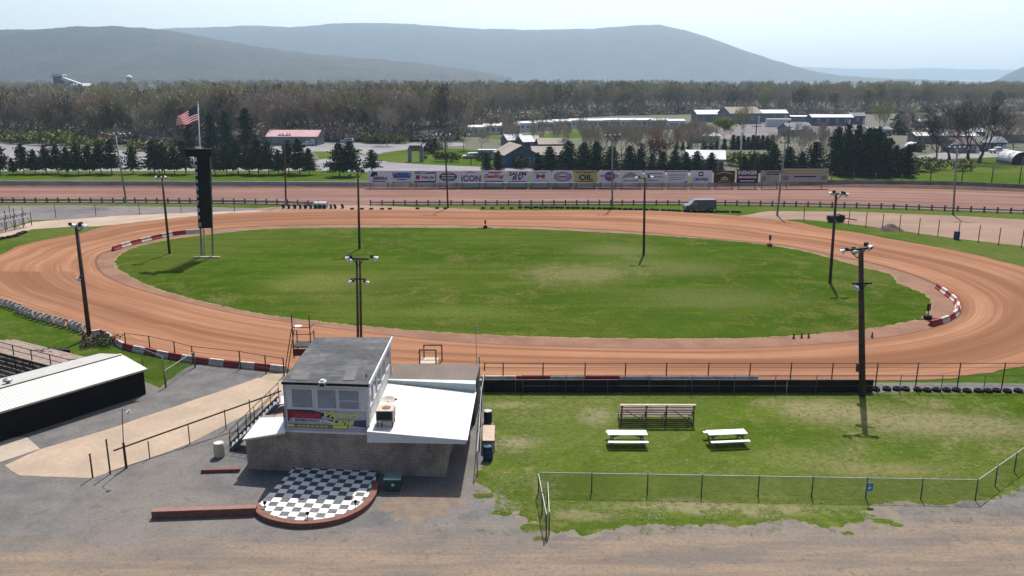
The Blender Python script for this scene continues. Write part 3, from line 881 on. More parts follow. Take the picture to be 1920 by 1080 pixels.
for i in range(96):
    if i < 42: px, yb, tp_ = RND.uniform(1090, 1330), RND.uniform(256, 300), RND.uniform(212, 240)
    elif i < 56: px, yb, tp_ = RND.uniform(1450, 1570), RND.uniform(256, 300), RND.uniform(222, 250)
    elif i < 80: px, yb, tp_ = RND.uniform(1690, 1930), RND.uniform(236, 284), RND.uniform(188, 220)
    else: px, yb, tp_ = RND.uniform(880, 1090), RND.uniform(256, 284), RND.uniform(212, 235)
    b = P(px, yb); k = RND.choice((0, 0, 4, 2, 1)); h = HG(tp_, b.y)
    w_ = 'behind the left billboards' if px < 1090 else ('behind the middle billboards' if px < 1400 else ('above the long yellow framed sign' if px < 1600 else 'near the right edge'))
    place(bt[k], b, ('grey bare tree', 'olive bare tree', 'reddish bare tree', '', 'tall dark bare tree')[k] + ' scattered among the houses ' + w_, 'tree', ('grey', 'olive', 'reddish', '', 'dark')[k] + ' bare trees among the houses ' + w_, h / 20 * RND.uniform(.8, 1.2), sz=h / 20)

# the near edge of the woods: trees one can tell apart
EDGE = [(-150, 262), (0, 263), (200, 268), (330, 272), (480, 268), (600, 264), (720, 266), (860, 262), (900, 235), (1000, 224), (1150, 216), (1300, 213), (1480, 216), (1700, 211), (1920, 208), (2070, 207)]
ex = [p[0] for p in EDGE]; ey = [p[1] for p in EDGE]
cols = ['bare grey tree', 'olive-budding tree', 'reddish-brown bare tree', 'yellow-green budding tree', 'tall grey bare tree', 'greyish olive tree']
secs = [(330, 'at the edge of the woods left of the flag'), (620, 'at the edge of the woods behind the pink roofed building'), (880, 'at the edge of the woods behind the centre parking lot'),
        (1330, 'at the edge of the woods behind the white trailers'), (9999, 'at the edge of the woods on the right, behind the houses')]
x = -60
while x < 1990:
    for rowk in range(2):
        px = x + RND.uniform(-7, 7); yb = np.interp(px, ex, ey) - rowk * 4 - RND.uniform(0, 4)
        b = P(px, yb); s = RND.uniform(14.5, 21.0) / 20
        k = RND.choice((0, 0, 1, 2, 4, 4, 5, 3) if px < 1000 else (0, 1, 1, 3, 4, 5, 5))
        sec = [t for q, t in secs if px < q][0]
        place(bt[k], b, cols[k] + ' ' + sec, 'tree', cols[k] + 's ' + sec, s * RND.uniform(.85, 1.1), sz=s)
    x += 19

# the rest of the woods reads as one mass


def forest():
    rng = np.random.default_rng(5)
    var = []
    for k in range(5):
        T, K = bare_tree(400 + k, 19, .5, 1.0, 420 if k % 2 else 160, 1.9, .25, 0, .16)
        kk = RND.random()
        n = len(T.v)
        keep = [i for i in range(len(K.f)) if (hash((i, k)) % 100) < 30 or K.m[i]]
        v = np.array(T.v + K.v, dtype=np.float32)
        f = np.array([q for q in T.f if len(q) == 4] + [tuple(a + n for a in K.f[i]) for i in keep], dtype=np.int32)
        mi = np.array([0] * len([q for q in T.f if len(q) == 4]) + [1 + K.m[i] for i in keep], dtype=np.int32)
        u, inv = np.unique(f.ravel(), return_inverse=True)
        v = v[u]; f = inv.reshape(-1, 4).astype(np.int32)
        var.append((v, f, mi))
    for k in range(2):
        K = bush(450 + k, 10, 6, 150, .8)
        var.append((np.array(K.v, dtype=np.float32), np.array(K.f, dtype=np.int32), np.full(len(K.f), 1, dtype=np.int32)))
    V = []; Fc = []; MI = []; base = 0; n = 0
    while n < 2500:
        px = rng.uniform(-180, 2100); e = P(px, np.interp(px, ex, ey)).y
        t = rng.random(); Y = e + 4 + (t ** (3.2 if n % 5 == 0 else 2.2)) * (1700 - e)
        X = (px - 960) / F * (Y * CP + H * SP)
        if n % 6 == 0:
            K_ = var[5 + (n // 6) % 2]; yy_ = e - 3 + rng.random() * 14; xx_ = (px - 960) / F * (yy_ * CP + H * SP); q = K_[0] * np.array([1, 1, rng.uniform(.6, 1.1)], dtype=np.float32) + np.array([xx_, yy_, 0], dtype=np.float32)
            V.append(q); Fc.append(K_[1] + base); base += len(q); MI.append(np.full(len(K_[1]), rng.choice((1, 1, 2, 3)), dtype=np.int32))
        under = (n % 5) in (0, 2); v, f, mi = var[5 + rng.integers(2)] if under else var[rng.integers(5)]
        a = rng.uniform(0, 6.28); s = rng.uniform(.80, 1.15) * (1.0 if 330 < px < 1300 else .94); ca, sa = math.cos(a) * s, math.sin(a) * s
        q = np.empty_like(v); q[:, 0] = v[:, 0] * ca - v[:, 1] * sa + X; q[:, 1] = v[:, 0] * sa + v[:, 1] * ca + Y; q[:, 2] = v[:, 2] * s
        V.append(q); Fc.append(f + base); base += len(v)
        c = rng.choice((1, 1, 2, 3, 3, 6)); m2 = mi.copy(); m2[mi == 1] = c; m2[mi == 2] = rng.choice((4, 4, 5)); m2[mi == 0] = rng.choice((0, 7))
        MI.append(m2); n += 1
    V = np.concatenate(V); Fc = np.concatenate(Fc); MI = np.concatenate(MI)
    me = bpy.data.meshes.new('forest')
    me.vertices.add(len(V)); me.vertices.foreach_set('co', V.ravel())
    me.loops.add(len(Fc) * 4); me.loops.foreach_set('vertex_index', Fc.ravel())
    me.polygons.add(len(Fc)); me.polygons.foreach_set('loop_start', np.arange(0, len(Fc) * 4, 4, dtype=np.int32))
    for m in (M['bark'], M['twig'], M['twigr'], M['twigg'], M['budo'], M['bud'], M['darktwig'], M['palebark']): me.materials.append(m)
    me.polygons.foreach_set('material_index', MI)
    me.update(calc_edges=True); me.validate()
    o = bpy.data.objects.new('forest', me); C.objects.link(o)
    tag(o, 'far-off bare woods filling the valley behind the first line of trees', 'forest', kind='stuff')


forest()

# brush and shrubs
bp = [proto_tree('shrub', (MB(), bush(500 + k, 6, 3.2, 420, .5)), M['bark'], M['brush']) for k in range(3)]
for i, (x, y, s) in enumerate([(20, 268, 1.5), (48, 270, 1.7), (80, 272, 1.5), (112, 273, 1.9), (140, 276, 1.6), (175, 279, 1.4), (262, 283, 1.3), (300, 286, 1.2), (693, 268, 1.5), (722, 269, 1.1), (752, 269, 1.1), (150, 262, 1.8), (-10, 268, 1.3),
                               (1400, 312, 1.5), (1370, 309, 1.2), (1732, 322, 1.3), (1750, 318, 1.2), (1798, 320, 1.0)]):
    place(bp[i % 3], P(x, y), ('%s yellow-green bush from the left among the brush below the woods' % ORD[i - 0]) if i < 8 else
          {8: 'bright green bush left of the centre parking lot edge', 9: 'green bush in the middle behind the centre parking lot', 10: 'green bush right behind the centre parking lot', 11: 'high yellow-green bush behind the brush at the far left', 12: 'yellow-green bush cut by the left edge of the photo',
           13: 'yellow-green bush behind the dark arched sign', 14: 'low yellow-green bush by the small white house', 15: 'brush clump left of the bare trees on the right lawn', 16: 'second brush clump under the leftmost right-hand bare tree', 17: 'small brush clump between the right-hand bare trees'}[i],
          'shrub', 'yellow-green brush', s)
dk = [proto_tree('shrub', (MB(), bush(520 + k, 3, 2.2, 320, .3)), M['bark'], M['shrub']) for k in range(2)]
for i, (x, y, s, lab) in enumerate([(803, 288, 2.2, 'tall dark shrub behind the entrance sign'), (816, 285, 1.6, 'second dark shrub behind the entrance sign'), (829, 303, 1.3, 'round dark shrub left of the small tree on the island'),
                                    (851, 303, 1.4, 'round dark shrub right of the small tree on the island'), (793, 300, .7, 'low shrub at the foot of the entrance sign'), (904, 302, 1.4, 'dark shrub left of the blue house'),
                                    (973, 316, 1.7, 'low clipped hedge in front of the blue house'), (1718, 285, 1.6, 'dark shrub near the white domed shed')]):
    place(dk[i % 2], P(x, y), lab, 'shrub', None, s)
wp = proto_tree('weed_clump', (MB(), bush(540, 2.2, .9, 300, .14)), M['bark'], M['weed'])
for x, y, s, lab in [(180, 642, 1.2, 'dry weeds around the foot of the wooden light pole'), (200, 648, 1.1, 'grey-green weeds behind the bend of the red and white barrier'), (165, 650, .9, 'dry weeds left of the wooden light pole')]:
    place(wp, P(x, y), lab, 'plant', 'weeds by the light pole', s)

#PART2
# ------------------------------------------------------------------ lettering
TXT = {}


def lettering(parent, s, a, b, m, name='lettering', shear=0.0, proud=.02, bold=.02, fit=True):
    """flat raised letters filling the upright rectangle whose lower-left corner is a and upper-right corner is b (world)"""
    cu = bpy.data.curves.new('t', 'FONT'); cu.body = s; cu.extrude = .008; cu.offset = bold; cu.shear = shear; cu.resolution_u = 3
    to = bpy.data.objects.new('t', cu); C.objects.link(to)
    bpy.context.view_layer.update()
    me = bpy.data.meshes.new_from_object(to.evaluated_get(bpy.context.evaluated_depsgraph_get()))
    bpy.data.objects.remove(to); bpy.data.curves.remove(cu)
    a = Vector(a); b = Vector(b)
    xs = [v.co.x for v in me.vertices]; ys = [v.co.y for v in me.vertices]
    w0, w1, h0, h1 = min(xs), max(xs), min(ys), max(ys)
    u = Vector((b.x - a.x, b.y - a.y, 0)); W = u.length; u.normalize(); n = Vector((u.y, -u.x, 0)); Hh = b.z - a.z
    off = OFF.get(parent.name, Vector((0, 0, 0)))
    for v in me.vertices:
        x = (v.co.x - w0) / (w1 - w0) * W; z = (v.co.y - h0) / (h1 - h0) * Hh
        v.co = a + u * x + Vector((0, 0, z)) + n * (proud + v.co.z) - off
    me.materials.clear(); me.materials.append(m); me.name = name
    o = bpy.data.objects.new(name, me); C.objects.link(o); o.parent = parent; OFF[o.name] = off
    return o


def disc(parent, name, c, u, rx, rz, m, th=.02, n=24, inner=0.0, proud=.02):
    """upright ellipse (or ring) on a wall with horizontal direction u"""
    nn = Vector((u.y, -u.x, 0)); mb = MB(); c = Vector(c) + nn * proud
    def ring(k, d): return [c + u * (rx * k * math.cos(2 * PI * i / n)) + Vector((0, 0, rz * k * math.sin(2 * PI * i / n))) + nn * d for i in range(n)]
    if inner:
        vs = ring(1, th) + ring(inner, th); fs = [(i, (i + 1) % n, (i + 1) % n + n, i + n) for i in range(n)]
    else:
        vs = ring(1, th) + ring(1, 0); fs = [tuple(range(n))] + [(i, i + n, (i + 1) % n + n, (i + 1) % n) for i in range(n)]
    mb.add(vs, fs); return mb.build(name, m, parent)


def plate(mb, a, b, z0, z1, th, proud=0.0, mi=0):
    a = Vector((a[0], a[1], 0)); b = Vector((b[0], b[1], 0)); u = (b - a).normalized(); n = Vector((u.y, -u.x, 0))
    p = [a + n * (proud + th), b + n * (proud + th), b + n * proud, a + n * proud]
    return mb.wall(p, z0, z1, mi)


# ------------------------------------------------------------------ walls, rails and fences

def along(pts, h, th, z0=0.0, mb=None, mi=0):
    mb = mb or MB(); n = len(pts)
    L = []; Rr = []
    for i, p in enumerate(pts):
        t = (Vector(pts[min(i + 1, n - 1)]) - Vector(pts[max(i - 1, 0)])); t.z = 0; t.normalize(); s = Vector((t.y, -t.x, 0)) * th / 2
        L.append(Vector((p[0], p[1], 0)) + s); Rr.append(Vector((p[0], p[1], 0)) - s)
    vs = [(q.x, q.y, z0) for q in L] + [(q.x, q.y, z0) for q in Rr] + [(q.x, q.y, z0 + h) for q in L] + [(q.x, q.y, z0 + h) for q in Rr]
    fs = []
    for i in range(n - 1):
        fs += [(i, i + 1, 2 * n + i + 1, 2 * n + i), (n + i + 1, n + i, 3 * n + i, 3 * n + i + 1), (2 * n + i, 2 * n + i + 1, 3 * n + i + 1, 3 * n + i)]
    fs += [(0, 2 * n, 3 * n, n), (n - 1, 2 * n - 1, 4 * n - 1, 3 * n - 1)]
    mb.add(vs, fs, mi); return mb


def smoothpx(px, step): return [Vector((p.x, p.y, 0)) for p in crom([P(*q) for q in px], False, step)]


def panel_mat():
    m, nt, b = newmat('wall_panels'); b.inputs['Roughness'].default_value = .85
    v = coord(nt); n = nz(nt, v, .25, 5, .65); n2 = nz(nt, coord(nt, 'Object', (.6, 1, 3)), 1, 5)
    sep = nt.nodes.new('ShaderNodeSeparateXYZ'); lnk(nt, v, sep.inputs[0])
    j = math_(nt, 'PINGPONG', sep.outputs['X'], 1.5)
    c = mixc(nt, mapr(nt, n, .35, .65), (.42, .41, .41), (.30, .29, .30))
    c = mixc(nt, mapr(nt, n2, .5, .75, 0, .6), c, (.22, .17, .155))
    c = mixc(nt, mapr(nt, j, 0, .06, .7, 0), c, (.14, .13, .13))
    lnk(nt, c, b.inputs['Base Color']); return m


M['panel'] = panel_mat()
wp1 = smoothpx([(-500, 347), (0, 349), (480, 350.5), (690, 351.5), (920, 353), (1300, 352), (1480, 350.5)], 3)
wl = thing('concrete_wall', 'long grey concrete retaining wall along the far side of the speedway', 'wall', wp1[0])
along(wp1, 1.05, .3).build('barrier', M['panel'], wl); along(wp1, .08, .36, 1.052).build('coping', M['concrete'], wl)
wp2 = smoothpx([(1480, 350.5), (1600, 349.5), (1700, 351), (1800, 353), (1920, 358.5), (2200, 367)], 3)
wl = thing('board_wall', 'weathered board wall curving off right beyond the last billboard', 'wall', wp2[0])
mb = MB()
for k in range(4): along(wp2, .24, .10, .32 + k * .27, mb)
mb.build('boards', M['palewood'] if 0 else mat('wall_boards', (.33, .29, .27), (.20, .16, .15), s=.4), wl)
along([p + Vector((0, .12, 0)) for p in wp2], 1.3, .08).build('backing', M['wood'], wl)
bp_ = [p + Vector((0, -.35, 0)) for p in smoothpx([(-500, 347.5), (0, 349.5), (480, 351), (690, 352), (920, 353.5), (1300, 352.5), (1480, 351), (1600, 350), (1700, 351.5), (1800, 353.5), (1920, 359), (2200, 368)], 2)]
mb = MB()
vs = []; n = len(bp_)
for i, p in enumerate(bp_):
    k = .30 + .12 * noise.noise(Vector((p.x * .3, 0, 0))) + (.30 if p.x > 58 else 0) * min(1, max(0, (p.x - 58) / 20))
    vs += [(p.x, p.y - .5 - k, .032), (p.x, p.y - .05, k), (p.x, p.y + .18, k)]
for i in range(n - 1):
    for j in range(2): mb.f.append((i * 3 + j, i * 3 + 3 + j, i * 3 + 4 + j, i * 3 + 1 + j)); mb.m.append(0)
mb.v = vs
tag(mb.build('dirt_bank', M['berm']), kind='structure')


def rail_fence(name, label, px, h, sp, postm, railm, rails, group=None):
    pts = smoothpx(px, .5); t = thing(name, label, 'guard rail', pts[0], 0, group)
    mb = MB()
    for z, hh, th in rails: along(pts, hh, th, z, mb)
    mb.build('rail', railm, t)
    proto = None; acc = 0; last = pts[0]; first = True
    for i, p in enumerate(pts):
        acc += (p - last).length; last = p
        if acc >= sp or first:
            first = False; acc = 0
            if proto is None:
                proto = MB().box((t.location.x, t.location.y, h / 2), (.22, .24, h)).build('post', postm, t); o = proto
            else:
                o = proto.copy(); C.objects.link(o); o.parent = t
            o.location = (p.x - t.location.x, p.y - t.location.y, 0)
    return t


rail_fence('guard_rail', 'guard rail along the near edge of the speedway on the left, ending at the opening', [(-250, 381), (0, 380), (300, 381), (500, 383), (612, 387)], 1.0, 1.75, M['wood'], M['concrete'], [(.30, .38, .08), (.02, .12, .10)])
rail_fence('guard_rail', 'guard rail along the near edge of the speedway from the opening to the right edge', [(695, 385), (900, 385), (1300, 385), (1600, 390), (1920, 401), (2040, 405)], 1.0, 1.65, M['wood'], M['concrete'], [(.42, .26, .08), (.12, .12, .10)])


def fence(name, label, pts, h, posts=None, sp=2.4, rail=None, postm=None, mesh=.22, lean=0.0, group=None, wires=(), pr=.035, offz=0.0, mr=.013, toprail=True):
    """chain-link fence on base points: posts, top rail, woven wire"""
    pts = [Vector(p) for p in pts]; t = thing(name, label, 'fence', pts[0], 0, group)
    postm = postm or M['wire']; rail = rail or postm
    if posts is None:
        posts = []
        for a, b in zip(pts, pts[1:]):
            k = max(1, round((b - a).length / sp)); posts += [a.lerp(b, i / k) for i in range(k)]
        posts.append(pts[-1])
    proto = MB().tube(pts[0], pts[0] + Vector((lean, 0, h + .05)), pr, pr, 7).build('post', postm, t, smooth=True)
    for i, p in enumerate(posts):
        o = proto
        if i: o = proto.copy(); C.objects.link(o); o.parent = t
        o.location = Vector(p) - pts[0]
    if toprail:
        mb = MB()
        for a, b in zip(pts, pts[1:]): mb.tube(a + Vector((lean, 0, h)), b + Vector((lean, 0, h)), .024, .024, 6)
        mb.build('top_rail', rail, t)
    mb = MB()
    for a, b in zip(pts, pts[1:]):
        L = (b - a).length; u = (b - a) / L
        if mesh:
            n = int((L + h) / mesh)
            for i in range(n + 1):
                for sg in (1, -1):
                    s0 = i * mesh - h if sg > 0 else i * mesh
                    s1 = s0 + h * sg
                    z0, z1 = .04, h
                    for (lo, hi) in ((0, L),):
                        pass
                    A, B = (s0, z0), (s1, z1)
                    if A[0] > B[0]: A, B = B, A
                    if B[0] <= 0 or A[0] >= L: continue
                    def zt(x): return A[1] + (B[1] - A[1]) * (x - A[0]) / (B[0] - A[0])
                    x0, x1 = max(A[0], 0), min(B[0], L)
                    p, q = a + u * x0 + Vector((0, 0, zt(x0))), a + u * x1 + Vector((0, 0, zt(x1)))
                    nn = Vector((u.y, -u.x, 0)) * mr * .5; up = Vector((0, 0, mr * .7))
                    mb.add([p - up, q - up, q + up, p + up], [(0, 1, 2, 3)])
        for z in wires: mb.bar(a + Vector((lean * z / h, 0, z)), b + Vector((lean * z / h, 0, z)), .02, .02)
    if mb.v: mb.build('wire_mesh', M['wire'], t)
    return t


rail_z = 1.2
FP = [P(x, 886 + (x - 1010) * 14 / 824, rail_z) for x in (1010, 1110, 1215, 1317, 1424, 1525, 1627, 1731, 1834)]
for p in FP: p.z = 0
fence('chain_link_fence', 'chain-link fence with bright top rail along the front of the picnic lawn', [FP[0], FP[-1]], rail_z, FP, rail=M['galv'], mesh=.16)
FQ = [FP[-1]] + [Vector((P(x, y, rail_z).x, P(x, y, rail_z).y, 0)) for x, y in ((1871, 874), (1907, 850), (1960, 812), (2020, 770))]
fence('chain_link_fence', 'chain-link fence turning back from the right front corner of the picnic lawn', [FQ[0], FQ[-1]], rail_z, FQ[1:], rail=M['galv'], mesh=.16)
a = FP[0] + Vector((-.02, -.1, 0)); b = P(1025, 966, rail_z); b.z = 0
fence('chain_link_fence', 'short chain-link return running from the lawn corner toward the dirt road', [a, b], rail_z, [b, a.lerp(b, .5)], rail=M['galv'], mesh=.12)
a = P(1027, 903, rail_z); a.z = 0; b = P(1030, 962, rail_z); b.z = 0
fence('gate_leaf', 'chain-link gate leaf folded back beside the short return fence', [a, b], rail_z, [a, b], rail=M['galv'], mesh=.12)
c = P(1631, 903, 1.25); sg = thing('parking_sign', 'small blue parking sign with white wheelchair symbol on the lawn fence', 'sign', (c.x, c.y - .07, 0))
MB().box((c.x, c.y - .07, .98), (.34, .02, .46)).build('panel', flat('signblue', (.10, .24, .55)), sg)
mb = MB(); mb.lathe((c.x - .02, c.y - .084, .91), [(.075, -.002), (.075, .002)], 14, M=Matrix.Rotation(PI / 2, 3, 'X'))
mb.box((c.x - .01, c.y - .085, 1.05), (.035, .006, .15)); mb.box((c.x + .05, c.y - .085, .96), (.1, .006, .03)); mb.lathe((c.x - .01, c.y - .085, 1.15), [(.03, -.003), (.03, .003)], 10, M=Matrix.Rotation(PI / 2, 3, 'X'))
mb.build('symbol', M['white'], sg)

# dark wall, catch fence and lower wire fence between the lawn and the track
y0 = P(960, 736).y; A = P(903, 736); B = P(1636, 736); B.y = A.y = y0
bw = thing('board_wall', 'low black board wall between the picnic lawn and the clay track', 'wall', A)
h = HG(712, y0)
mb = MB(); k = 0; x = A.x
while x < B.x - .1:
    wdt = min(2.44, B.x - x); mb.box((x + wdt / 2, y0 + RND.uniform(-.03, .03), h / 2 - RND.uniform(0, .04)), (wdt - .02, .05, h)); x += 2.44
mb.build('boards', mat('black_boards', (.022, .018, .018), (.04, .03, .028), s=.8), bw)
mb = MB(); along([A + Vector((0, .10, 0)), B + Vector((0, .10, 0))], .06, .09, h - .08, mb); mb.build('top_board', M['wood'], bw)
tp = [908, 943, 1018, 1097, 1173, 1250, 1329, 1407, 1484, 1562, 1646, 1722, 1801, 1885, 1960]
yy = y0 + .6
cf = [AT(x, 680, yy) for x in tp]
for p in cf: p.z = 0
fence('catch_fence', 'tall wire catch fence on thin posts above the black board wall', [cf[0], cf[-1]], HG(681, yy), cf, postm=M['rust'], mesh=0, wires=(1.0, 1.7), pr=.045, lean=.02)
lf = [AT(x, 705, y0 - .25) for x in (980, 1061, 1140, 1218, 1298, 1378, 1455, 1532, 1612, 1690, 1768, 1848, 1925)]
for p in lf: p.z = 0
fence('wire_fence', 'low wire fence standing in front of the black board wall', [lf[0], lf[-1]], HG(702, y0), lf, postm=M['wire'], mesh=0, wires=(.6,), pr=.03)
# left catch fence along the red and white blocks
lp = [P(x, y) for x, y in ((237, 656), (282, 662), (329, 673), (362, 682), (451, 692), (499, 701), (533, 706))]
fence('catch_fence', 'wire fence on rusty posts behind the red and white track barrier on the left', lp, 1.45, lp, postm=M['rust'], mesh=0, wires=(.5, 1.0), pr=.05)
a = P(311, 727); b = P(366, 689)
fence('gate_leaf', 'open chain-link gate between the shed and the track fence', [a, b], 1.3, [a, b], postm=M['wood'], rail=M['galv'], mesh=.2, pr=.07)
lp = [P(268, 689), P(308, 706)]
fence('chain_link_fence', 'short chain-link fence on pale posts beside the shed gable', lp, 1.6, lp, postm=M['steel'], mesh=.25)
# pit fence on the right
pf = [(1507, 413), (1591, 421), (1623, 427), (1654, 431), (1686, 433), (1722, 440), (1758, 444), (1796, 450), (1834, 455), (1872, 460), (1915, 465), (1965, 471), (2010, 477)]
pp = [P(x, y) for x, y in pf]
fence('chain_link_fence', 'long pit fence on thin posts beside the dirt lot at upper right', pp, 2.4, pp, postm=M['rust'], mesh=0, wires=(.15,), pr=.06, toprail=False)
pp = [P(x, y) for x, y in ((-60, 412), (20, 411), (105, 409), (180, 405), (262, 402), (340, 399), (440, 397))]
fence('chain_link_fence', 'thin fence along the dark pit paving at upper left', pp, 2.2, pp, postm=M['rust'], mesh=0, wires=(), pr=.05, toprail=False)
pp = [P(x, y, 0) for x, y in ((-40, 352), (2100, 352))]
# fences behind the speedway on the right
rp = [P(x, y) for x, y in ((1744, 341), (1803, 342), (1859, 343), (1911, 344), (1960, 346), (2010, 350))]
fence('chain_link_fence', 'tall dark-posted fence on the green lawn behind the board wall', rp, 4.0, rp, postm=M['wood'], mesh=0, wires=(2, 3.9), pr=.12, toprail=False)
rp = [P(x, y) for x, y in ((1559, 341), (1600, 343), (1640, 345), (1690, 346))]
fence('wire_fence', 'sloping wire fence running right from the last billboard', rp, 2.2, rp, postm=M['wood'], mesh=0, wires=(.9, 2.1), pr=.10, toprail=False)
rp = [P(x, 324) for x in range(-40, 700, 46)]
fence('chain_link_fence', 'thin roadside fence among the row of pines', rp, 2.2, rp, postm=M['steel'], mesh=0, wires=(2.15,), pr=.04, toprail=False)
rp = [P(909, 733), P(903, 772), P(901, 800), P(899, 845), P(895, 893)]
fence('chain_link_fence', 'edge-on chain-link fence down the right side of the control building', rp, 1.5, rp, postm=M['steel'], rail=M['galv'], mesh=.22)

# ------------------------------------------------------------------ ramp rail on the left
rl = thing('handrail', 'dark sloping handrail on slim posts beside the tan path', 'railing', P(233, 878))
mb = MB(); q0 = P(213, 845, 1.05); q1 = P(528, 733, 1.55)
mb.tube(q0, q1, .055, .055, 8); mb.build('rail', M['dark'], rl)
for x, yb in ((281, 858), (356, 830), (424, 803), (470, 786)):
    p = P(x, yb + 2); t_ = (p - Vector((q0.x, q0.y, 0))).length / (Vector((q1.x, q1.y, 0)) - Vector((q0.x, q0.y, 0))).length
    MB().tube(p, Vector((p.x, p.y, 1.05 + .5 * t_)), .035, .035, 6).build('post', M['rust'], rl)
for x, yb, yt, lab in ((174, 896, 852, 'shortest fence post at the front end of the tan path'), (207, 889, 825, 'stout brown post between the short post and the lamp post at the path')):
    b = P(x, yb); t_ = thing('fence_post', lab, 'post', b, 0, 'posts at the path end')
    MB().tube(b, (b.x, b.y, HG(yt, b.y)), .05, .045, 8).build('shaft', M['rust'], t_); MB().box((b.x, b.y, HG(yt, b.y) + .015), (.11, .11, .03)).build('cap', M['rust'], t_)
b = P(237, 878); lp_ = thing('lamp_post', 'thin lamp post with small hooked lamp beside the tan path', 'lamp post', b)
MB().tube(b, (b.x, b.y, 1.6), .08, .07, 8).build('base', M['rust'], lp_)
top = AT(229, 768, b.y); MB().tube((b.x, b.y, 1.6), top, .03, .022, 6).build('pole', M['dark'], lp_)
e = AT(241, 772, b.y - .5); MB().tube(top, e, .018, .018, 5).build('arm', M['dark'], lp_)
MB().lathe(e, [(.03, .12), (.06, .06), (.14, -.06), (.13, -.08)], 10, M=Matrix.Rotation(.5, 3, 'Y')).build('lamp', M['lampw'], lp_)

# ------------------------------------------------------------------ light poles

def flood(parent, c, d, r, L=1.3):
    d = Vector(d).normalized(); Mx = d.to_track_quat('Z', 'Y').to_matrix()
    o = MB().lathe(c, [(r * .28, -r * L), (r * .45, -r * L * .7), (r * .85, -r * .25), (r, 0), (r * .93, .01), (r * .3, -r * .5)], 12, M=Mx).build('lamp', M['lampw'], parent, smooth=False)
    bc = Vector(c) - d * r * (L + .35)
    MB().box(bc, (r * .9, r * .9, r * 1.0)).build('ballast', M['dark'], o)
    return o


def light_pole(label, topx, basex, lamps, arms, rad=.16, matp='polewood', double=0.0, group='light poles round the tracks', boxes=()):
    b = P(*basex); Y = b.y; k = Y / F * 1.05
    top = AT(topx[0], topx[1], Y)
    t = thing('light_pole', label, 'light pole', b, 0, group)
    offs = (0,) if not double else (-double / 2, double / 2)
    for o_ in offs: MB().tube(b + Vector((o_, 0, -.1)), top + Vector((o_, 0, 0)), rad, rad * .72, 9).build('pole', M[matp], t, smooth=True)
    for (cx, cy, half, tilt) in arms:
        c = AT(cx, cy, Y - rad - .06); u = Vector((half * k, -.15 * half * k, tilt * half * k))
        mb = MB().bar(c - u, c + u, .12, .12)
        if half > 14:
            mb.bar(c - u * .6, c - Vector((0, 0, half * k * .7)), .06); mb.bar(c + u * .6, c - Vector((0, 0, half * k * .7)), .06)
        mb.build('crossarm', M['dark'], t)
    for (lx, ly, r, d) in lamps: flood(t, AT(lx, ly, Y - .35), d, r * k)
    for (x_, y_, w_, h_) in boxes: MB().box(AT(x_, y_, Y - rad - .12), (w_ * k, .22, h_ * k)).build('switch_box', M['rust'], t)
    return t


DL, DR, DF, DB = (-.8, .2, -.6), (.8, .2, -.6), (0, -.7, -.6), (.2, .8, -.6)
light_pole('leaning brown wooden light pole beside the track bend at lower left', (143, 424), (168, 634), [(137, 424, 5, DB), (149, 425, 5, DF), (161, 427, 6.5, DR), (147, 524, 5, DL)], [(148, 423, 15, -.05)], .2)
light_pole('thin light pole in the infield left of the scoreboard', (304, 335), (318, 476), [(294, 334, 4.5, DL), (300, 333, 3.5, DB), (309, 333, 3.5, DB)], [(303, 334, 10, -.05)], .17)
light_pole('light pole at the back of the infield right of the scoreboard', (671, 322), (674, 467), [(655, 323, 4, DL), (664, 323, 3, DF), (687, 324, 4, DR)], [(672, 321, 16, .0)], .17)
light_pole('light pole standing in the infield right of centre', (1209, 334), (1207, 478), [(1193, 335, 4, DL), (1199, 335, 3, DF), (1216, 334, 3.5, DB), (1222, 334, 4.5, DR)], [(1208, 334, 14, .0)], .17)
light_pole('light pole at the right end of the infield with a long shadow', (1568, 363), (1556, 531), [(1556, 364, 4.5, DL), (1564, 362, 3.5, DB), (1578, 364, 4, DB), (1588, 366, 4.5, DR)], [(1570, 363, 15, -.1)], .18)
light_pole('tallest dark wooden light pole rising from the picnic lawn', (1614, 464), (1617, 742), [(1578, 473, 6, DL), (1603, 474, 6, DF), (1633, 466, 7, (.5, -.6, -.5)), (1605, 541, 6.5, (-.5, -.5, -.6))], [(1609, 467, 24, .13), (1616, 531, 17, .06)], .24, boxes=[(1609, 689, 6, 16)])
light_pole('double wooden light pole behind the control tower with two crossarms', (672, 484), (675, 700), [(651, 486, 5.5, DL), (657, 490, 4, DF), (706, 486, 6, DR), (657, 530, 4.5, DL), (690, 531, 4.5, DR)], [(672, 485, 19, .0), (672, 523, 14, .03)], .11, double=.24)
G2 = 'slender light poles along the speedway'
light_pole('tall slender light pole left of the scoreboard with four round lamps', (216, 252), (237, 380), [(213, 251, 2.2, DF), (225, 252, 2.2, DF), (233, 252, 2.2, DF), (243, 251, 2.4, DF)], [(228, 253, 18, 0)], .16, 'steel', group=G2)
light_pole('slender dark light pole by the pines right of the scoreboard', (533, 256), (536, 383), [(523, 253, 1.8, DL), (530, 252, 1.8, DF), (538, 253, 1.8, DF), (545, 253, 1.8, DR)], [(533, 254, 12, 0)], .16, group=G2)
light_pole('slender light pole in front of the fifth billboard', (834, 253), (840, 390), [(818, 253, 2.4, DL), (826, 253, 2.2, DF), (837, 254, 2.2, DF), (844, 253, 2.4, DR)], [(831, 252, 14, 0)], .16, group=G2)
light_pole('slender grey light pole in front of the purple clustered-logo billboard', (1148, 254), (1148, 390), [(1135, 254, 2.4, DF), (1144, 254, 2.2, DF), (1153, 254, 2.2, DF), (1162, 253, 2.4, DF)], [(1148, 255, 15, 0)], .16, 'steel', group=G2)
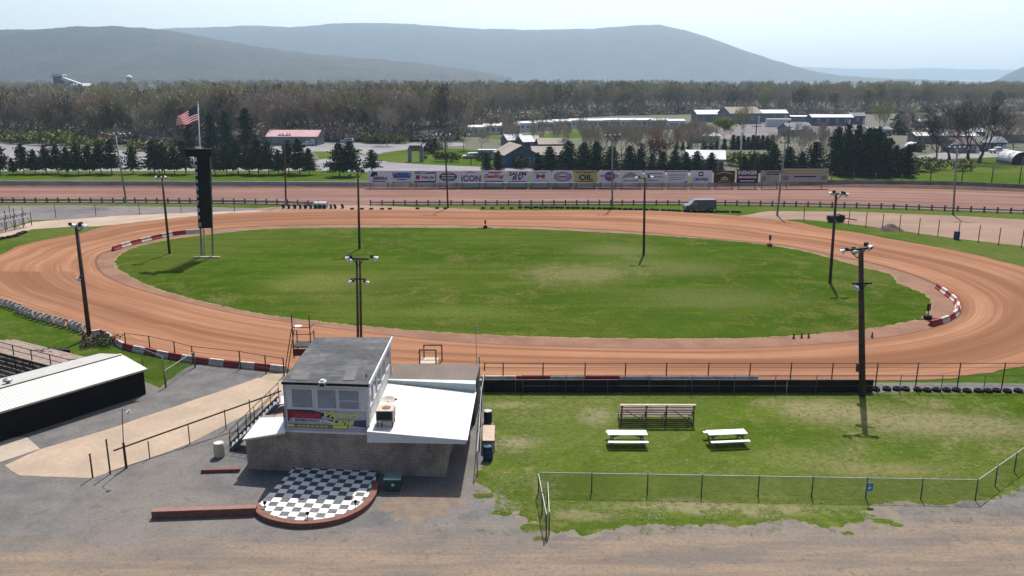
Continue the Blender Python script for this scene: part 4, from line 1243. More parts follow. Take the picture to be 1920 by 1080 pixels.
light_pole('leaning pale grey light pole near the long yellow framed sign', (1473, 262), (1457, 404), [(1460, 268, 2.2, DL), (1483, 268, 2.2, DR)], [(1472, 268, 12, 0)], .17, 'steel', group=G2)
light_pole('pale light pole at far right crowded with lamps', (1795, 278), (1787, 403), [(1780, 276, 2.4, DL), (1785, 272, 2.2, DF), (1791, 277, 2.4, DF), (1800, 277, 2.4, DF), (1808, 276, 2.4, DR), (1816, 279, 2.2, DR)], [(1797, 278, 20, 0)], .17, 'steel', group=G2)
for x, yt, yb, lab in ((1412, 232, 330, 'tall dark utility pole above the maroon and black sign'), (1475, 234, 300, 'dark utility pole behind the long yellow framed sign'), (455, 190, 262, 'bare utility pole behind the tall spruces'), (742, 232, 270, 'thin utility pole by the centre parking lot')):
    b = P(x, yb); t = thing('utility_pole', lab, 'utility pole', b, 0, 'utility poles'); z = HG(yt, b.y)
    MB().tube(b, (b.x, b.y, z), .17, .11, 7).build('pole', M['polewood'], t); MB().box((b.x, b.y - .15, z - .6), (2.2, .12, .14)).build('crossarm', M['polewood'], t)
for x, yt, yb, lab in ((1297, 262, 281, 'left pale post in front of the arborvitae screen'), (1348, 258, 281, 'middle pale post in front of the arborvitae screen'), (1389, 248, 283, 'thickest pale post in front of the arborvitae screen')):
    b = P(x, yb); t = thing('post', lab, 'post', b, 0, 'pale posts'); z = HG(yt, b.y)
    MB().tube(b, (b.x, b.y, z), .3, .25, 7).build('shaft', M['lampw'], t); MB().box((b.x, b.y, z + .05), (.8, .5, .1)).build('cap', M['lampw'], t)

# ------------------------------------------------------------------ scoreboard and flag
b = P(388, 483); sb = thing('scoreboard', 'tall black scoreboard with white position numbers down one side', 'scoreboard', b)
Y = b.y
for xb, xt in ((378, 371), (399, 394)):
    p = P(xb, 482); MB().tube(p, AT(xt, 290, p.y), .13, .12, 8).build('leg', M['steel'], sb)
pl, pr_ = AT(372, 428, Y - .2), AT(397, 428, Y - .2); ql, qr = AT(364, 290, Y - .2), AT(392, 290, Y - .2)
mb = MB(); dv = Vector((0, .3, 0)); mb.add([pl, pr_, pr_ + dv, pl + dv, ql, qr, qr + dv, ql + dv], [(0, 1, 2, 3), (4, 7, 6, 5), (0, 4, 5, 1), (1, 5, 6, 2), (2, 6, 7, 3), (3, 7, 4, 0)]); mb.build('panel', M['black'], sb)
hl, hr = AT(348, 294, Y - .35), AT(397, 292, Y - .35); z1 = HG(279, Y)
MB().wall([hl, hr, hr + Vector((0, .6, 0)), hl + Vector((0, .6, 0))], hl.z, z1).build('header', M['black'], sb)
for i in range(10):
    t_ = i / 9; cx = 366.5 + t_ * 7; cy = 299 + t_ * 122
    a_ = AT(cx - 2.2, cy + 3.9, Y - .2); b_ = AT(cx + (2.2 if i < 9 else 3.4), cy - 3.9, Y - .2); a_.y = b_.y = Y - .2
    lettering(sb, str(i + 1), a_, b_, M['white'], 'number', bold=.03, proud=.03)
a_ = P(364, 484); b_ = P(414, 483)
MB().box(((a_.x + b_.x) / 2, a_.y, .1), (b_.x - a_.x, .45, .2)).build('footing', M['slab'], sb)
Yf = Y + 2.0
fb = AT(384, 480, Yf); fb.z = 0
fp = thing('flagpole', 'tall white flagpole rising behind the scoreboard', 'flagpole', fb)
ft = AT(371, 193, Yf); MB().tube(fb, ft, .13, .06, 8).build('pole', M['lampw'], fp, smooth=True); MB().lathe(ft + Vector((0, 0, .1)), [(.02, -.1), (.12, 0), (.02, .1)], 8).build('finial', M['yellow'], fp)


def flag():
    L_, Hh = 3.2, 1.9; nx, ny = 40, 26
    t = thing('flag', 'American flag streaming to the left from the tall pole', 'flag', ft + Vector((-.1, 0, -.5)))
    mats = [flat('flagred', (.65, .05, .08)), flat('flagwhite', (.95, .92, .92)), flat('flagblue', (.05, .06, .18))]
    for m_ in mats:
        tn = m_.node_tree; tr_ = tn.nodes.new('ShaderNodeBsdfTranslucent'); mx = tn.nodes.new('ShaderNodeMixShader'); b_ = tn.nodes['Principled BSDF']
        tn.links.new(b_.inputs['Base Color'].links[0].from_socket, tr_.inputs[0]); tn.links.new(b_.outputs[0], mx.inputs[1]); tn.links.new(tr_.outputs[0], mx.inputs[2]); tn.links.new(mx.outputs[0], tn.nodes['Material Output'].inputs[0])
    def pos(i, j, off=0.0):
        u = i / nx; v = j / ny
        x = -u * L_ * .84; z = -v * Hh * (1 - .3 * u) - u * 1.35 + .16 * math.sin(u * 7 + v * 1.5) * u
        y = .32 * math.sin(u * 8.5 + v * 2.2) * (.25 + u) + off
        return ft + Vector((x - .1, y, z - .25))
    K = MB()
    for side in (0, 1):
        n0 = len(K.v)
        for i in range(nx + 1):
            for j in range(ny + 1): K.v.append(tuple(pos(i, j, .02 * side)))
        for i in range(nx):
            for j in range(ny):
                q = n0 + i * (ny + 1) + j; f = (q, q + 1, q + ny + 2, q + ny + 1); K.f.append(f if side else tuple(reversed(f)))
                K.m.append(2 if (i < nx * .4 and j < 14) else (0 if (j // 2) % 2 == 0 else 1))
    K.build('cloth', mats, t, smooth=True)
    S = MB()
    for r_ in range(9):
        for c_ in range(6 if r_ % 2 == 0 else 5):
            i = (c_ + (.5 if r_ % 2 == 0 else 1.0)) * 16 / 6; j = (r_ + 1) * 14 / 10
            p = pos(i, j, -.02); s_ = .055
            vs = []
            for k in range(10):
                rr = s_ if k % 2 == 0 else s_ * .4; a = k * PI / 5; vs.append(p + Vector((rr * math.sin(a), 0, rr * math.cos(a))))
            S.add(vs, [tuple(range(10))])
    S.build('stars', mats[1], t)


flag()

# ------------------------------------------------------------------ billboards on the speedway wall
INK = flat('ink', (.03, .03, .07)); PUR = flat('purple', (.16, .08, .24)); REDI = flat('redink', (.50, .05, .05)); BLU = flat('blueink', (.06, .12, .30)); GRY = flat('greyink', (.25, .27, .24))
YEL = flat('yellowboard', (.62, .52, .22)); BLK = flat('blackink', (.015, .015, .015)); WHB = mat('white_board', (.86, .83, .90), (.78, .75, .82), s=.5); MAG = flat('magenta', (.40, .03, .14))
TAN_ = flat('tanink', (.45, .38, .22)); GRN = flat('greenink', (.32, .36, .24)); DKR = flat('dkred', (.10, .035, .03))


# lines too faint to read in the place itself are plain bars
FAINT = {''}


def board(x0, x1, label, bg, items, y0=342.5, y1=320, frame=None):
    Y = 172.6
    a = AT(x0, y0, Y); b = AT(x1, y1, Y); a.z = AT((x0 + x1) / 2, y0, Y).z
    t = thing('billboard', label, 'billboard', (a.x, Y, 0), 0, 'billboards on the speedway wall')
    W = b.x - a.x; Hh = b.z - a.z
    MB().box(((a.x + b.x) / 2, Y + .04, (a.z + b.z) / 2), (W - .06, .08, Hh)).build('panel', bg, t)
    for fx in (.12, .88): MB().box((a.x + W * fx, Y + .16, b.z / 2), (.14, .14, b.z)).build('post', M['wood'], t)
    if frame:
        mb = MB(); w_ = .12
        for z in (a.z, b.z): mb.box(((a.x + b.x) / 2, Y - .02, z), (W, .06, w_))
        for fx in np.linspace(0, 1, frame[1]): mb.box((a.x + .06 + (W - .12) * fx, Y - .02, (a.z + b.z) / 2), (w_, .055, Hh - w_ - .004))
        mb.build('frame', frame[0], t)
    n = 0
    U = Vector((1, 0, 0))
    for it in items:
        k, u0, v0, u1, v1, m = it[:6]; n += 1
        A = Vector((a.x + W * u0, Y, a.z + Hh * v0)); B = Vector((a.x + W * u1, Y, a.z + Hh * v1)); pr = .012 * n
        if k == 'T' and it[6] in FAINT: MB().box(((A.x + B.x) / 2, Y - pr, (A.z + B.z) / 2), (B.x - A.x, .012, (B.z - A.z) * .6)).build('faint_line', m, t)
        elif k == 'T': lettering(t, it[6], A, B, m, shear=it[7] if len(it) > 7 else 0, bold=.035, proud=pr)
        elif k == 'O': disc(t, 'emblem', (A + B) / 2, U, (B.x - A.x) / 2, (B.z - A.z) / 2, m, .01, 24, 0, pr)
        elif k == 'R': disc(t, 'emblem', (A + B) / 2, U, (B.x - A.x) / 2, (B.z - A.z) / 2, m, .01, 24, .82, pr)
        elif k == 'B': MB().box(((A.x + B.x) / 2, Y - pr, (A.z + B.z) / 2), (B.x - A.x, .012, B.z - A.z)).build('emblem', m, t)
        elif k == 'P':
            mb = MB(); pts = it[6]; mb.add([(A.x + (B.x - A.x) * p[0], Y - pr - .008, A.z + (B.z - A.z) * p[1]) for p in pts], [tuple(range(len(pts)))]); mb.build('emblem', m, t)


WOLF = [(0, .1), (.05, .5), (.2, .8), (.35, 1), (.5, .85), (.75, .95), (.9, .6), (.8, .5), (1, .2), (.7, .35), (.5, .3), (.55, .0), (.3, .2)]
board(689, 731, 'white billboard with a dark animal head over SIERRA, first on the wall', WHB, [('P', .14, .42, .5, .96, INK, WOLF), ('T', .24, .22, .86, .5, INK, 'SIERRA', .3), ('T', .2, .05, .8, .15, INK, '')])
board(732.5, 774, 'white billboard with blue banner logo, second on the wall', WHB, [('O', .12, .2, .88, .85, BLU), ('T', .06, .5, .94, .88, flat('blueink2', (.12, .22, .48)), 'WOODS'), ('T', .2, .28, .8, .42, WHB, ''), ('B', .08, .03, .92, .06, INK)])
board(775.5, 818, 'white billboard reading York, Inc beside a red square', WHB, [('T', .06, .72, .94, .96, INK, 'LRG Consult'), ('B', .1, .28, .28, .62, MAG), ('T', .34, .3, .9, .58, INK, 'York, Inc'), ('B', .02, .03, .98, .14, INK), ('B', .96, .15, .99, .95, INK)])
board(819.5, 861, 'white billboard with dark blue oval ring, between York, Inc and ICON', WHB, [('R', .1, .12, .9, .86, INK), ('T', .18, .6, .82, .76, REDI, ''), ('B', .14, .44, .86, .54, INK), ('T', .22, .22, .78, .38, BLU, '')])
board(862.5, 904, 'white billboard reading ICON in purple serif letters', WHB, [('T', .06, .1, .94, .62, PUR, 'ICON'), ('P', .2, .74, .8, .96, REDI, [(0, .2), (.3, .6), (.5, 1), (.7, .6), (1, .2), (.7, .35), (.5, .55), (.3, .35)])])
board(905, 948, 'white billboard with slanting red word Sealing', WHB, [('T', .06, .3, .94, .72, REDI, 'Sealing', .3), ('T', .25, .74, .8, .94, REDI, ''), ('T', .1, .06, .9, .18, INK, '')])
board(949.5, 991, 'white billboard reading SALEM RV in heavy dark letters', WHB, [('T', .1, .58, .92, .9, INK, 'SALEM', .2), ('T', .26, .2, .78, .54, INK, 'RV', .2), ('T', .12, .05, .88, .14, INK, '')])
board(993, 1034, 'white billboard with a red wavy M', WHB, [('T', .3, .36, .7, .72, REDI, 'M'), ('T', .2, .78, .8, .9, GRY, ''), ('B', .2, .2, .8, .23, TAN_)])
board(1035.5, 1075, 'white billboard with purple oval ring, left of the yellow OIL sign', WHB, [('R', .08, .1, .92, .9, PUR), ('R', .2, .24, .8, .76, PUR), ('T', .3, .38, .7, .6, MAG, '')])
board(1076, 1120, 'yellow billboard reading TOP QUALITY OIL', YEL, [('T', .06, .76, .94, .94, BLK, 'TOP QUALITY'), ('T', .22, .2, .82, .68, BLK, 'OIL'), ('T', .18, .06, .84, .15, BLK, '')])
board(1121.5, 1160, 'white billboard with purple clustered logo, right of the yellow OIL sign', WHB, [('O', .3, .12, .85, .92, PUR), ('T', .1, .42, .98, .72, flat('lilac', (.42, .25, .50)), ''), ('R', .34, .18, .8, .86, MAG)])
board(1161, 1206, 'white billboard with faint grey arch', WHB, [('P', .1, .3, .85, .88, GRN, [(0, 0), (.1, .45), (.3, .85), (.5, 1), (.7, .85), (.9, .45), (1, 0), (.8, .2), (.5, .3), (.2, .2)]), ('T', .15, .1, .8, .24, GRY, '')])
board(1207.5, 1248, 'white billboard with three lines of pale green text', WHB, [('T', .1, .66, .85, .86, GRN, ''), ('T', .2, .4, .9, .56, GRN, ''), ('T', .1, .12, .7, .26, GRN, '')])
board(1249.5, 1291, 'white billboard with thin violet rules', WHB, [('B', .02, .9, .96, .95, INK), ('B', .05, .62, .9, .67, PUR), ('B', .1, .42, .85, .46, PUR), ('B', .1, .24, .7, .28, PUR), ('P', .66, .0, 1, .2, INK, [(0, 0), (.5, .2), (1, 1), (.8, .1)])])
board(1293, 1336, 'white billboard reading CRAVEN under a dark square icon', WHB, [('B', .38, .54, .6, .92, INK), ('T', .42, .6, .56, .86, WHB, ''), ('T', .16, .16, .82, .42, INK, 'CRAVEN')])
board(1337.5, 1379, 'dark red billboard with an arch and tan half disc', DKR, [('P', .06, .35, .94, .92, TAN_, [(0, .5), (.1, .78), (.5, 1), (.9, .78), (1, .5), (.9, .62), (.5, .84), (.1, .62)]), ('P', .32, .2, .7, .55, TAN_, [(0, 0), (.1, .6), (.5, 1), (.9, .6), (1, 0)]), ('B', .2, .08, .8, .13, TAN_)])
board(1380.5, 1423, 'black billboard reading INSINGER over a magenta band', BLK, [('T', .06, .62, .94, .92, WHB, 'INSINGER'), ('B', .04, .3, .96, .54, MAG), ('T', .1, .34, .9, .5, WHB, 'PERFORMANCE'), ('T', .16, .08, .84, .2, WHB, '')], y1=318)
board(1425, 1463, 'faded tan billboard between INSINGER and the yellow framed sign', mat('tan_board', (.50, .42, .40), (.42, .33, .32), s=.6), [('O', .02, .1, .3, .6, GRY), ('T', .3, .62, .95, .78, DKR, ''), ('B', .3, .84, .98, .92, DKR)])
board(1465, 1554, 'long billboard in a pale yellow frame at the end of the row', mat('tan_board2', (.52, .46, .46), (.45, .40, .42), s=.6), [('B', .02, .64, .98, .92, flat('olive', (.40, .34, .16))), ('T', .06, .68, .94, .88, YEL, ''), ('T', .26, .3, .74, .48, INK, ''), ('O', .02, .08, .16, .5, GRY), ('O', .84, .08, .98, .5, GRY)], y1=317, y0=340, frame=(flat('paleyellow', (.62, .60, .38)), 2))

# ------------------------------------------------------------------ control tower building
BT = thing('control_building', 'two-storey race control building with low block base and white metal side roofs', 'building', P(465, 880))
ZT = 5.5; Z1 = 2.42
tFL, tFR, tBL, tBR = P(530, 716, ZT), P(689, 719, ZT), P(592, 634, ZT), P(732, 634, ZT)
base = [P(465, 880), P(835, 895)]
fl = base[0]; fr = base[1]
u = (fr - fl).normalized(); v = Vector((-u.y, u.x, 0)) * .3 + Vector((0, 1, 0)); v.normalize()
# lower walls (front is flush with the tower front)
bl = Vector((fl.x + .15, tBL.y - .3, 0)); br_ = Vector((fr.x + .25, P(898, 712, 3).y, 0))
lt = [HG(822, fl.y) - .05, HG(808, fl.y) - .02]
tl = Vector((tFL.x + .05, 0, 0)); tl = fl + u * ((tFL.x + .05 - fl.x) / u.x); tr = fl + u * ((tFR.x - .03 - fl.x) / u.x)
mb = MB()
mb.wall([fl, tl, Vector((tl.x, bl.y, 0)), bl], 0, [2.05, 2.45, 2.45, 2.05]); mb.wall([tl + Vector((.002, 0, 0)), tr, Vector((tr.x, tBR.y, 0)), Vector((tl.x + .002, tBL.y, 0))], 0, Z1)
mb.wall([tr + Vector((.002, 0, 0)), fr, Vector((br_.x, br_.y - .4, 0)), Vector((tr.x + .002, br_.y - .4, 0))], 0, [2.4, 2.2, 2.2, 2.4])
mb.build('lower_wall', M['blockwall'], BT)
mb = MB(); fy = lambda x: fl.y + (x - fl.x) * u.y / u.x
up_ = [Vector((tFL.x + .05, fy(tFL.x) - .012, 0)), Vector((tFR.x - .03, fy(tFR.x) - .012, 0)), Vector((tBR.x - .05, tBR.y, 0)), Vector((tBL.x + .05, tBL.y, 0))]
mb.wall(up_, Z1 + .004, ZT - .1); mb.build('upper_wall', M['siding'], BT)
ov = .12
rf = [Vector((up_[0].x - ov, up_[0].y - ov, ZT)), Vector((up_[1].x + ov, up_[1].y - ov, ZT)), Vector((up_[2].x + ov, up_[2].y + ov, ZT + .02)), Vector((up_[3].x - ov, up_[3].y + ov, ZT + .02))]
roof = MB().slab(rf, .1).build('roof', M['membrane'], BT)
mb = MB(); mb.bar(rf[0] + Vector((0, -.03, -.06)), rf[1] + Vector((0, -.03, -.06)), .05, .14); mb.build('drip_edge', M['black'], roof)
mb = MB(); mb.bar(rf[1] + Vector((.03, .02, -.04)), rf[2] + Vector((.03, 0, -.04)), .07, .2); mb.build('fascia', M['trim'], roof)
mb = MB()
for (x0, y0_, x1, y1_) in ((560, 697, 577, 713), (646, 693, 665, 713), (548, 690, 566, 712)):
    q = [P(x0 + 5, y0_, ZT + .02), P(x1 + 5, y0_, ZT + .02), P(x1, y1_, ZT + .02), P(x0 - 4, y1_, ZT + .02)]; mb.add([tuple(p + Vector((0, 0, .006 * (1 + len(mb.f))))) for p in q], [(3, 2, 1, 0)])
mb.parts('patch', mat('roof_patch', (.16, .155, .155), (.11, .11, .115), s=1.5), roof)
for (x, y_) in ((687, 706),):
    p = P(x, y_, ZT + .02); MB().lathe(p, [(.04, 0), (.04, .08), (.06, .1), (.06, .14)], 8).build('vent', M['dark'], roof)
mb = MB()
for p in (up_[0], up_[1]): mb.box((p.x, p.y - .02, (Z1 + ZT) / 2 - .04), (.14, .1, ZT - Z1 - .14))
mb.box((up_[2].x + .01, up_[2].y - .03, (2.6 + ZT) / 2 - .04), (.1, .12, ZT - 2.75)); mb.build('corner_trim', M['trim'], BT)


def window(parent, a, b, z0, z1, fw=.09, bars=0, glass=None):
    """window on the vertical wall line a->b (outside on the right-hand side)"""
    a = Vector((a[0], a[1], 0)); b = Vector((b[0], b[1], 0)); uu = (b - a).normalized(); nn = Vector((uu.y, -uu.x, 0))
    mb = MB()
    plate(mb, a - uu * fw, a, z0 - fw, z1 + fw, .05); plate(mb, b, b + uu * fw, z0 - fw, z1 + fw, .05)
    plate(mb, a, b, z0 - fw, z0, .05); plate(mb, a, b, z1, z1 + fw, .05)
    if bars: plate(mb, a, b, (z0 + z1) / 2 - .02 - .08, (z0 + z1) / 2 + .02 - .08, .035)
    w_ = mb.build('window', M['trim'], parent)
    g = MB(); plate(g, a, b, z0, z1, .015); g.build('pane', glass or M['glass'], w_)
    return w_


YF = up_[0].y
for x0, x1, bars in ((548, 586, 0), (596, 630, 0), (636, 673, 1)):
    a = AT(x0, 745, fy(AT(x0, 745, YF).x) - .02); b = AT(x1, 745, fy(AT(x1, 745, YF).x) - .02)
    window(BT, a, b, HG(762, YF), HG(728, YF), .08, bars, mat('blind_%d' % x0, (.38, .40, .44), (.28, .30, .34), s=.9, rough=.25, stretch=(.6, 1, 1.5)))
a = up_[1] + Vector((.0, .0, 0)); b = up_[2]
for k, (t0, t1) in enumerate(((.05, .16), (.20, .32), (.36, .50), (.55, .70), (.76, .93))):
    window(BT, a.lerp(b, t0) + Vector((.002, 0, 0)), a.lerp(b, t1) + Vector((.002, 0, 0)), 3.95, 5.0, .08, 0)
# banner
bx0, bx1 = AT(532, 790, YF), AT(689, 790, YF); za, zb = HG(806, YF), HG(767, YF)
ba = Vector((bx0.x, fy(bx0.x) - .015, 0)); bb = Vector((bx1.x, fy(bx1.x) - .015, 0)); ub = (bb - ba).normalized()
BN = MB(); plate(BN, ba, bb, za, zb, .03); BN = BN.build('banner', mat('banner_vinyl', (.55, .52, .64), (.42, .40, .54), s=.7), BT)


def bp2(s, t): return ba + ub * ((bb - ba).length * s) + Vector((0, 0, za + (zb - za) * t))


def bpoly(pts, m, k, name='graphic'):
    nn = Vector((ub.y, -ub.x, 0)) * (.032 + .004 * k); mb = MB(); mb.add([bp2(*p) + nn for p in pts], [tuple(range(len(pts)))]); mb.build(name, m, BN)


bpoly([(0, 1), (.35, 1), (.62, .78), (.62, .62), (.3, .86), (0, .94)], flat('banner_dark', (.05, .06, .08)), 1)
bpoly([(0, .95), (.47, .86), (.47, .60), (0, .62)], flat('banner_red', (.45, .03, .07)), 2)
bpoly([(.01, .92), (.09, .95), (.11, .7), (.06, .42), (.02, .6)], flat('banner_red2', (.32, .03, .06)), 3)
bpoly([(.12, .58), (.47, .58), (.46, .44), (.12, .44)], M['trim'], 3)
bpoly([(.47, .58), (.75, .52), (1, .62), (1, .15), (.85, .30), (.6, .36)], flat('banner_slate', (.10, .10, .17)), 1)
bpoly([(.5, .58), (.72, .34), (1, .24), (1, .2), (.7, .28), (.47, .5)], M['trim'], 2)
bpoly([(.02, .34), (.78, .34), (.78, .14), (.02, .16)], flat('banner_olive', (.22, .23, .12)), 3)


def btxt(s, s0, t0, s1, t1, m, shear=0, k=.045):
    A = bp2(s0, t0); B = bp2(s1, t1); lettering(BN, s, A, B, m, shear=shear, proud=k, bold=.03)


btxt('CLINTON COUNTY', .11, .66, .45, .84, flat('banner_pink', (.55, .10, .12))); btxt('SPEEDWAY', .14, .45, .45, .57, flat('banner_navy', (.03, .03, .08)))
VY = flat('victory_yellow', (.80, .85, .15)); btxt('Victory', .50, .60, .97, .97, VY, .45); btxt('Lane', .58, .34, .86, .66, VY, .45, .06)
bpoly([(.04, .20), (.13, .20), (.13, .30), (.04, .30)], VY, 4); bpoly([(.60, .18), (.77, .18), (.77, .31), (.60, .31)], VY, 4)
mb = MB()
for k in range(7): plate(mb, bp2(.17 + k * .055, 0), bp2(.21 + k * .055, 0), bp2(0, .22).z, bp2(0, .27).z, .004, .05)
mb.build('graphic', VY, BN)
# roof edge floodlight box
c = AT(605, 719, YF - .25); fx = MB().box(c, (.36, .4, .28)).build('floodlight', M['trim'], BT); MB().box((c.x, c.y - .205, c.z - .03), (.28, .02, .17)).build('lens', M['dark'], fx); MB().lathe(c + Vector((0, 0, .14)), [(.17, 0), (.12, .09), (.02, .12)], 10).build('hood', M['trim'], fx)
# right wing roof with parapet
w0, w1, w2, w3 = P(695, 809, 2.95), P(874, 825, 2.62), P(891, 735, 2.62), P(737, 718, 2.95)
w0.x = up_[1].x + .01; w3.x = up_[2].x + .01
wr = MB().slab([w0, w1, w2, w3], .06).build('wing_roof', M['wingroof'], BT)
mb = MB(); zlo = HG(829, w0.y); plate(mb, w0, w1, 0, 0, .04); mb.v = mb.v[:0]; mb.f = []; mb.m = []
n_ = Vector((0, -.03, 0)); q = [w0 + n_, w1 + n_]; mb.add([(q[0].x, q[0].y, zlo), (q[1].x, q[1].y, HG(833, q[1].y)), q[1] - Vector((0, 0, .005)), q[0] - Vector((0, 0, .005)), (q[0].x, q[0].y + .05, zlo), (q[1].x, q[1].y + .05, HG(833, q[1].y)), q[1] + Vector((0, .05, -.065)), q[0] + Vector((0, .05, -.065))],
                                                 [(0, 1, 2, 3), (5, 4, 7, 6), (0, 4, 5, 1), (3, 2, 6, 7)]); mb.build('fascia', M['trim'], wr)
zp = 3.15
p0, p1 = P(737, 711, zp), P(892, 714, zp); p0.x = up_[2].x + .01
yb_ = P(890, 682, zp).y
mb = MB(); mb.wall([(p0.x, w3.y + .02, 0), (w2.x + .02, w2.y + .02, 0), (p1.x, p1.y + .06, 0), (p0.x, p0.y + .06, 0)], 2.3, zp); mb.build('parapet', mat('pale_green_trim', (.60, .68, .66), (.54, .62, .60), s=1), BT)
mb = MB(); mb.wall([(p0.x, p0.y + .062, 0), (p1.x, p1.y + .062, 0), (p1.x + .15, yb_, 0), (p0.x + .1, yb_, 0)], 2.9, zp - .02); mb.build('rear_roof', mat('brown_roof', (.19, .155, .135), (.15, .125, .11), s=.5), BT)
mb = MB(); mb.wall([(p0.x, p0.y + .3, 0), (p1.x - .1, p1.y + .3, 0), (p1.x + .05, yb_ - .1, 0), (p0.x + .1, yb_ - .1, 0)], 0, 2.89); mb.build('rear_wall', M['block'], BT)
# left lean-to roof
l0, l1, l2, l3 = P(454, 824, 2.15), P(534, 811, 2.62), P(529, 781, 2.8), P(487, 783, 2.5)
l1.x = up_[0].x - .01; l2.x = up_[0].x - .01
lr = MB().slab([l0, l1, l2, l3], .1).build('lean_to_roof', M['wingroof'], BT)
mb = MB(); mb.bar((w1.x + .03, w1.y, w1.z - .05), (w2.x + .03, w2.y, w2.z - .05), .08, .08); mb.build('gutter', M['trim'], wr)
dp = MB(); dp.tube((up_[0].x - .03, up_[0].y - .10, Z1 + .1), (up_[0].x - .03, up_[0].y - .10, ZT - .2), .035, .035, 6); dp.build('downspout', M['galv'], BT)
MB().box((fr.x - .9, fy(fr.x - .9) - .05, 1.35), (.3, .08, .42)).build('meter_box', M['steel'], BT); MB().tube((fr.x - .9, fy(fr.x - .9) - .04, 1.56), (fr.x - .9, fy(fr.x - .9) - .04, 2.15), .02, .02, 5).build('conduit', M['steel'], BT)
# steps up the left side
st = thing('staircase', 'outside steel staircase with pipe railings up to the tower door', 'stairs', P(424, 842))
s0 = P(432, 846); s1 = P(524, 756, 2.75)
s0b = P(424, 836)
d = Vector((s1.x - s0.x, s1.y - s0.y, 0)); wv = Vector((-d.y, d.x, 0)).normalized() * 1.0
mb = MB(); mb.bar(s0, s1, .06, .26); mb.bar(s0 + wv, s1 + wv, .06, .26); mb.build('stringer', flat('stringer', (.10, .13, .17)), st)
N = 13
for k in range(1, N + 1):
    p = s0.lerp(s1, k / N); MB().bar(p + wv * .03, p + wv * .97, .26, .04).build('tread', M['steel'], st)
mb = MB()
for side in (Vector((0, 0, 0)), wv):
    for hz_ in (.45, .95): mb.tube(s0 + side + Vector((0, 0, hz_)), s1 + side + Vector((0, 0, hz_)), .022, .022, 6)
    for k in range(0, 7):
        p = s0.lerp(s1, k / 6) + side; mb.tube(p, p + Vector((0, 0, .95)), .022, .022, 6)
mb.build('railing', M['rust'], st)
ld = MB().box((s1.x + .25, s1.y + .55, 2.72), (.9, 1.3, .08)).build('landing', M['trim'], st)
# cooler and dish on the wing roof
zr = 2.9
ac = thing('cooling_unit', 'boxy beige cooling unit on a stand on the white wing roof', 'cooling unit', P(722, 803, zr))
c = P(722, 800, zr); mb = MB()
zl = HG(789, c.y); hb_ = HG(770, c.y) - zl
for dx in (-.42, .42):
    for dy in (-.02, .85): mb.box((c.x + dx, c.y + dy, (zr + zl) / 2 - .04), (.07, .07, zl - zr + .1))
mb.parts('leg', M['wood'], ac)
top = HG(768, c.y) + .0
MB().box((c.x, c.y + .42, zl + hb_ / 2), (.98, .95, hb_)).build('body', mat('beige_metal', (.55, .46, .40), (.48, .40, .35), s=2), ac)
MB().box((c.x, c.y - .06, zl + hb_ / 2), (.84, .02, hb_ - .12)).build('front_grille', M['dark'], ac)
MB().lathe((c.x + .05, c.y + .42, zl + hb_ + .003), [(.24, 0), (.24, .03), (.2, .03)], 18).build('fan_grille', M['wood'], ac)
tb_ = thing('bench', 'low beige bench under the cooling unit on the wing roof', 'bench', (c.x, c.y + .1, zr))
MB().box((c.x + .12, c.y + .05, zr + .32), (.7, .35, .05)).build('seat', mat('beige_b', (.6, .5, .42), s=2), tb_)
mb = MB(); [mb.box((c.x + .12 + dx, c.y + .05, zr + .15), (.05, .3, .29)) for dx in (-.3, .3)]; mb.parts('leg', M['wood'], tb_)
c = P(727, 752, zr + .3); ds = thing('satellite_dish', 'pale round dish lying tilted behind the cooling unit', 'satellite dish', (c.x, c.y, zr))
MB().lathe(c, [(.1, -.12), (.3, -.05), (.46, .06), (.48, .07), (.44, .06), (.2, -.02)], 20, M=Matrix.Rotation(.22, 3, 'X')).build('dish', mat('dish_beige', (.62, .57, .50), (.5, .46, .4), s=2), ds); MB().tube((c.x, c.y, zr - .02), c, .04, .04, 6).build('mount', M['dark'], ds); MB().box((c.x + .5, c.y, zr + .42), (.14, .08, .08)).build('receiver', M['dark'], ds)
# service post on the right of the wing
p = P(902, 770); sp_ = thing('service_mast', 'pale conduit mast at the right corner of the control building', 'mast', (p.x - .15, p.y + 1.5, 0)); MB().tube((p.x - .15, p.y + 1.5, 0), (p.x - .15, p.y + 1.5, 3.4), .05, .05, 7).build('pipe', M['galv'], sp_); MB().box((p.x - .15, p.y + 1.38, 1.5), (.3, .2, .45)).build('meter_box', M['galv'], sp_)
b = P(893, 706); b.y += .6; an = thing('antenna', 'thin whip antenna rising behind the flat brown roof', 'antenna', (b.x, b.y, 0)); MB().tube((b.x, b.y, 0), (b.x, b.y, HG(612, b.y)), .03, .012, 5).build('mast', M['steel'], an)
mb = MB()
for k in range(4): a_ = k * PI / 2 + .4; z = HG(612, b.y); mb.tube((b.x, b.y, z), (b.x + math.cos(a_) * .45, b.y + math.sin(a_) * .45, z - .35), .012, .01, 4)
mb.build('radial', M['steel'], an)

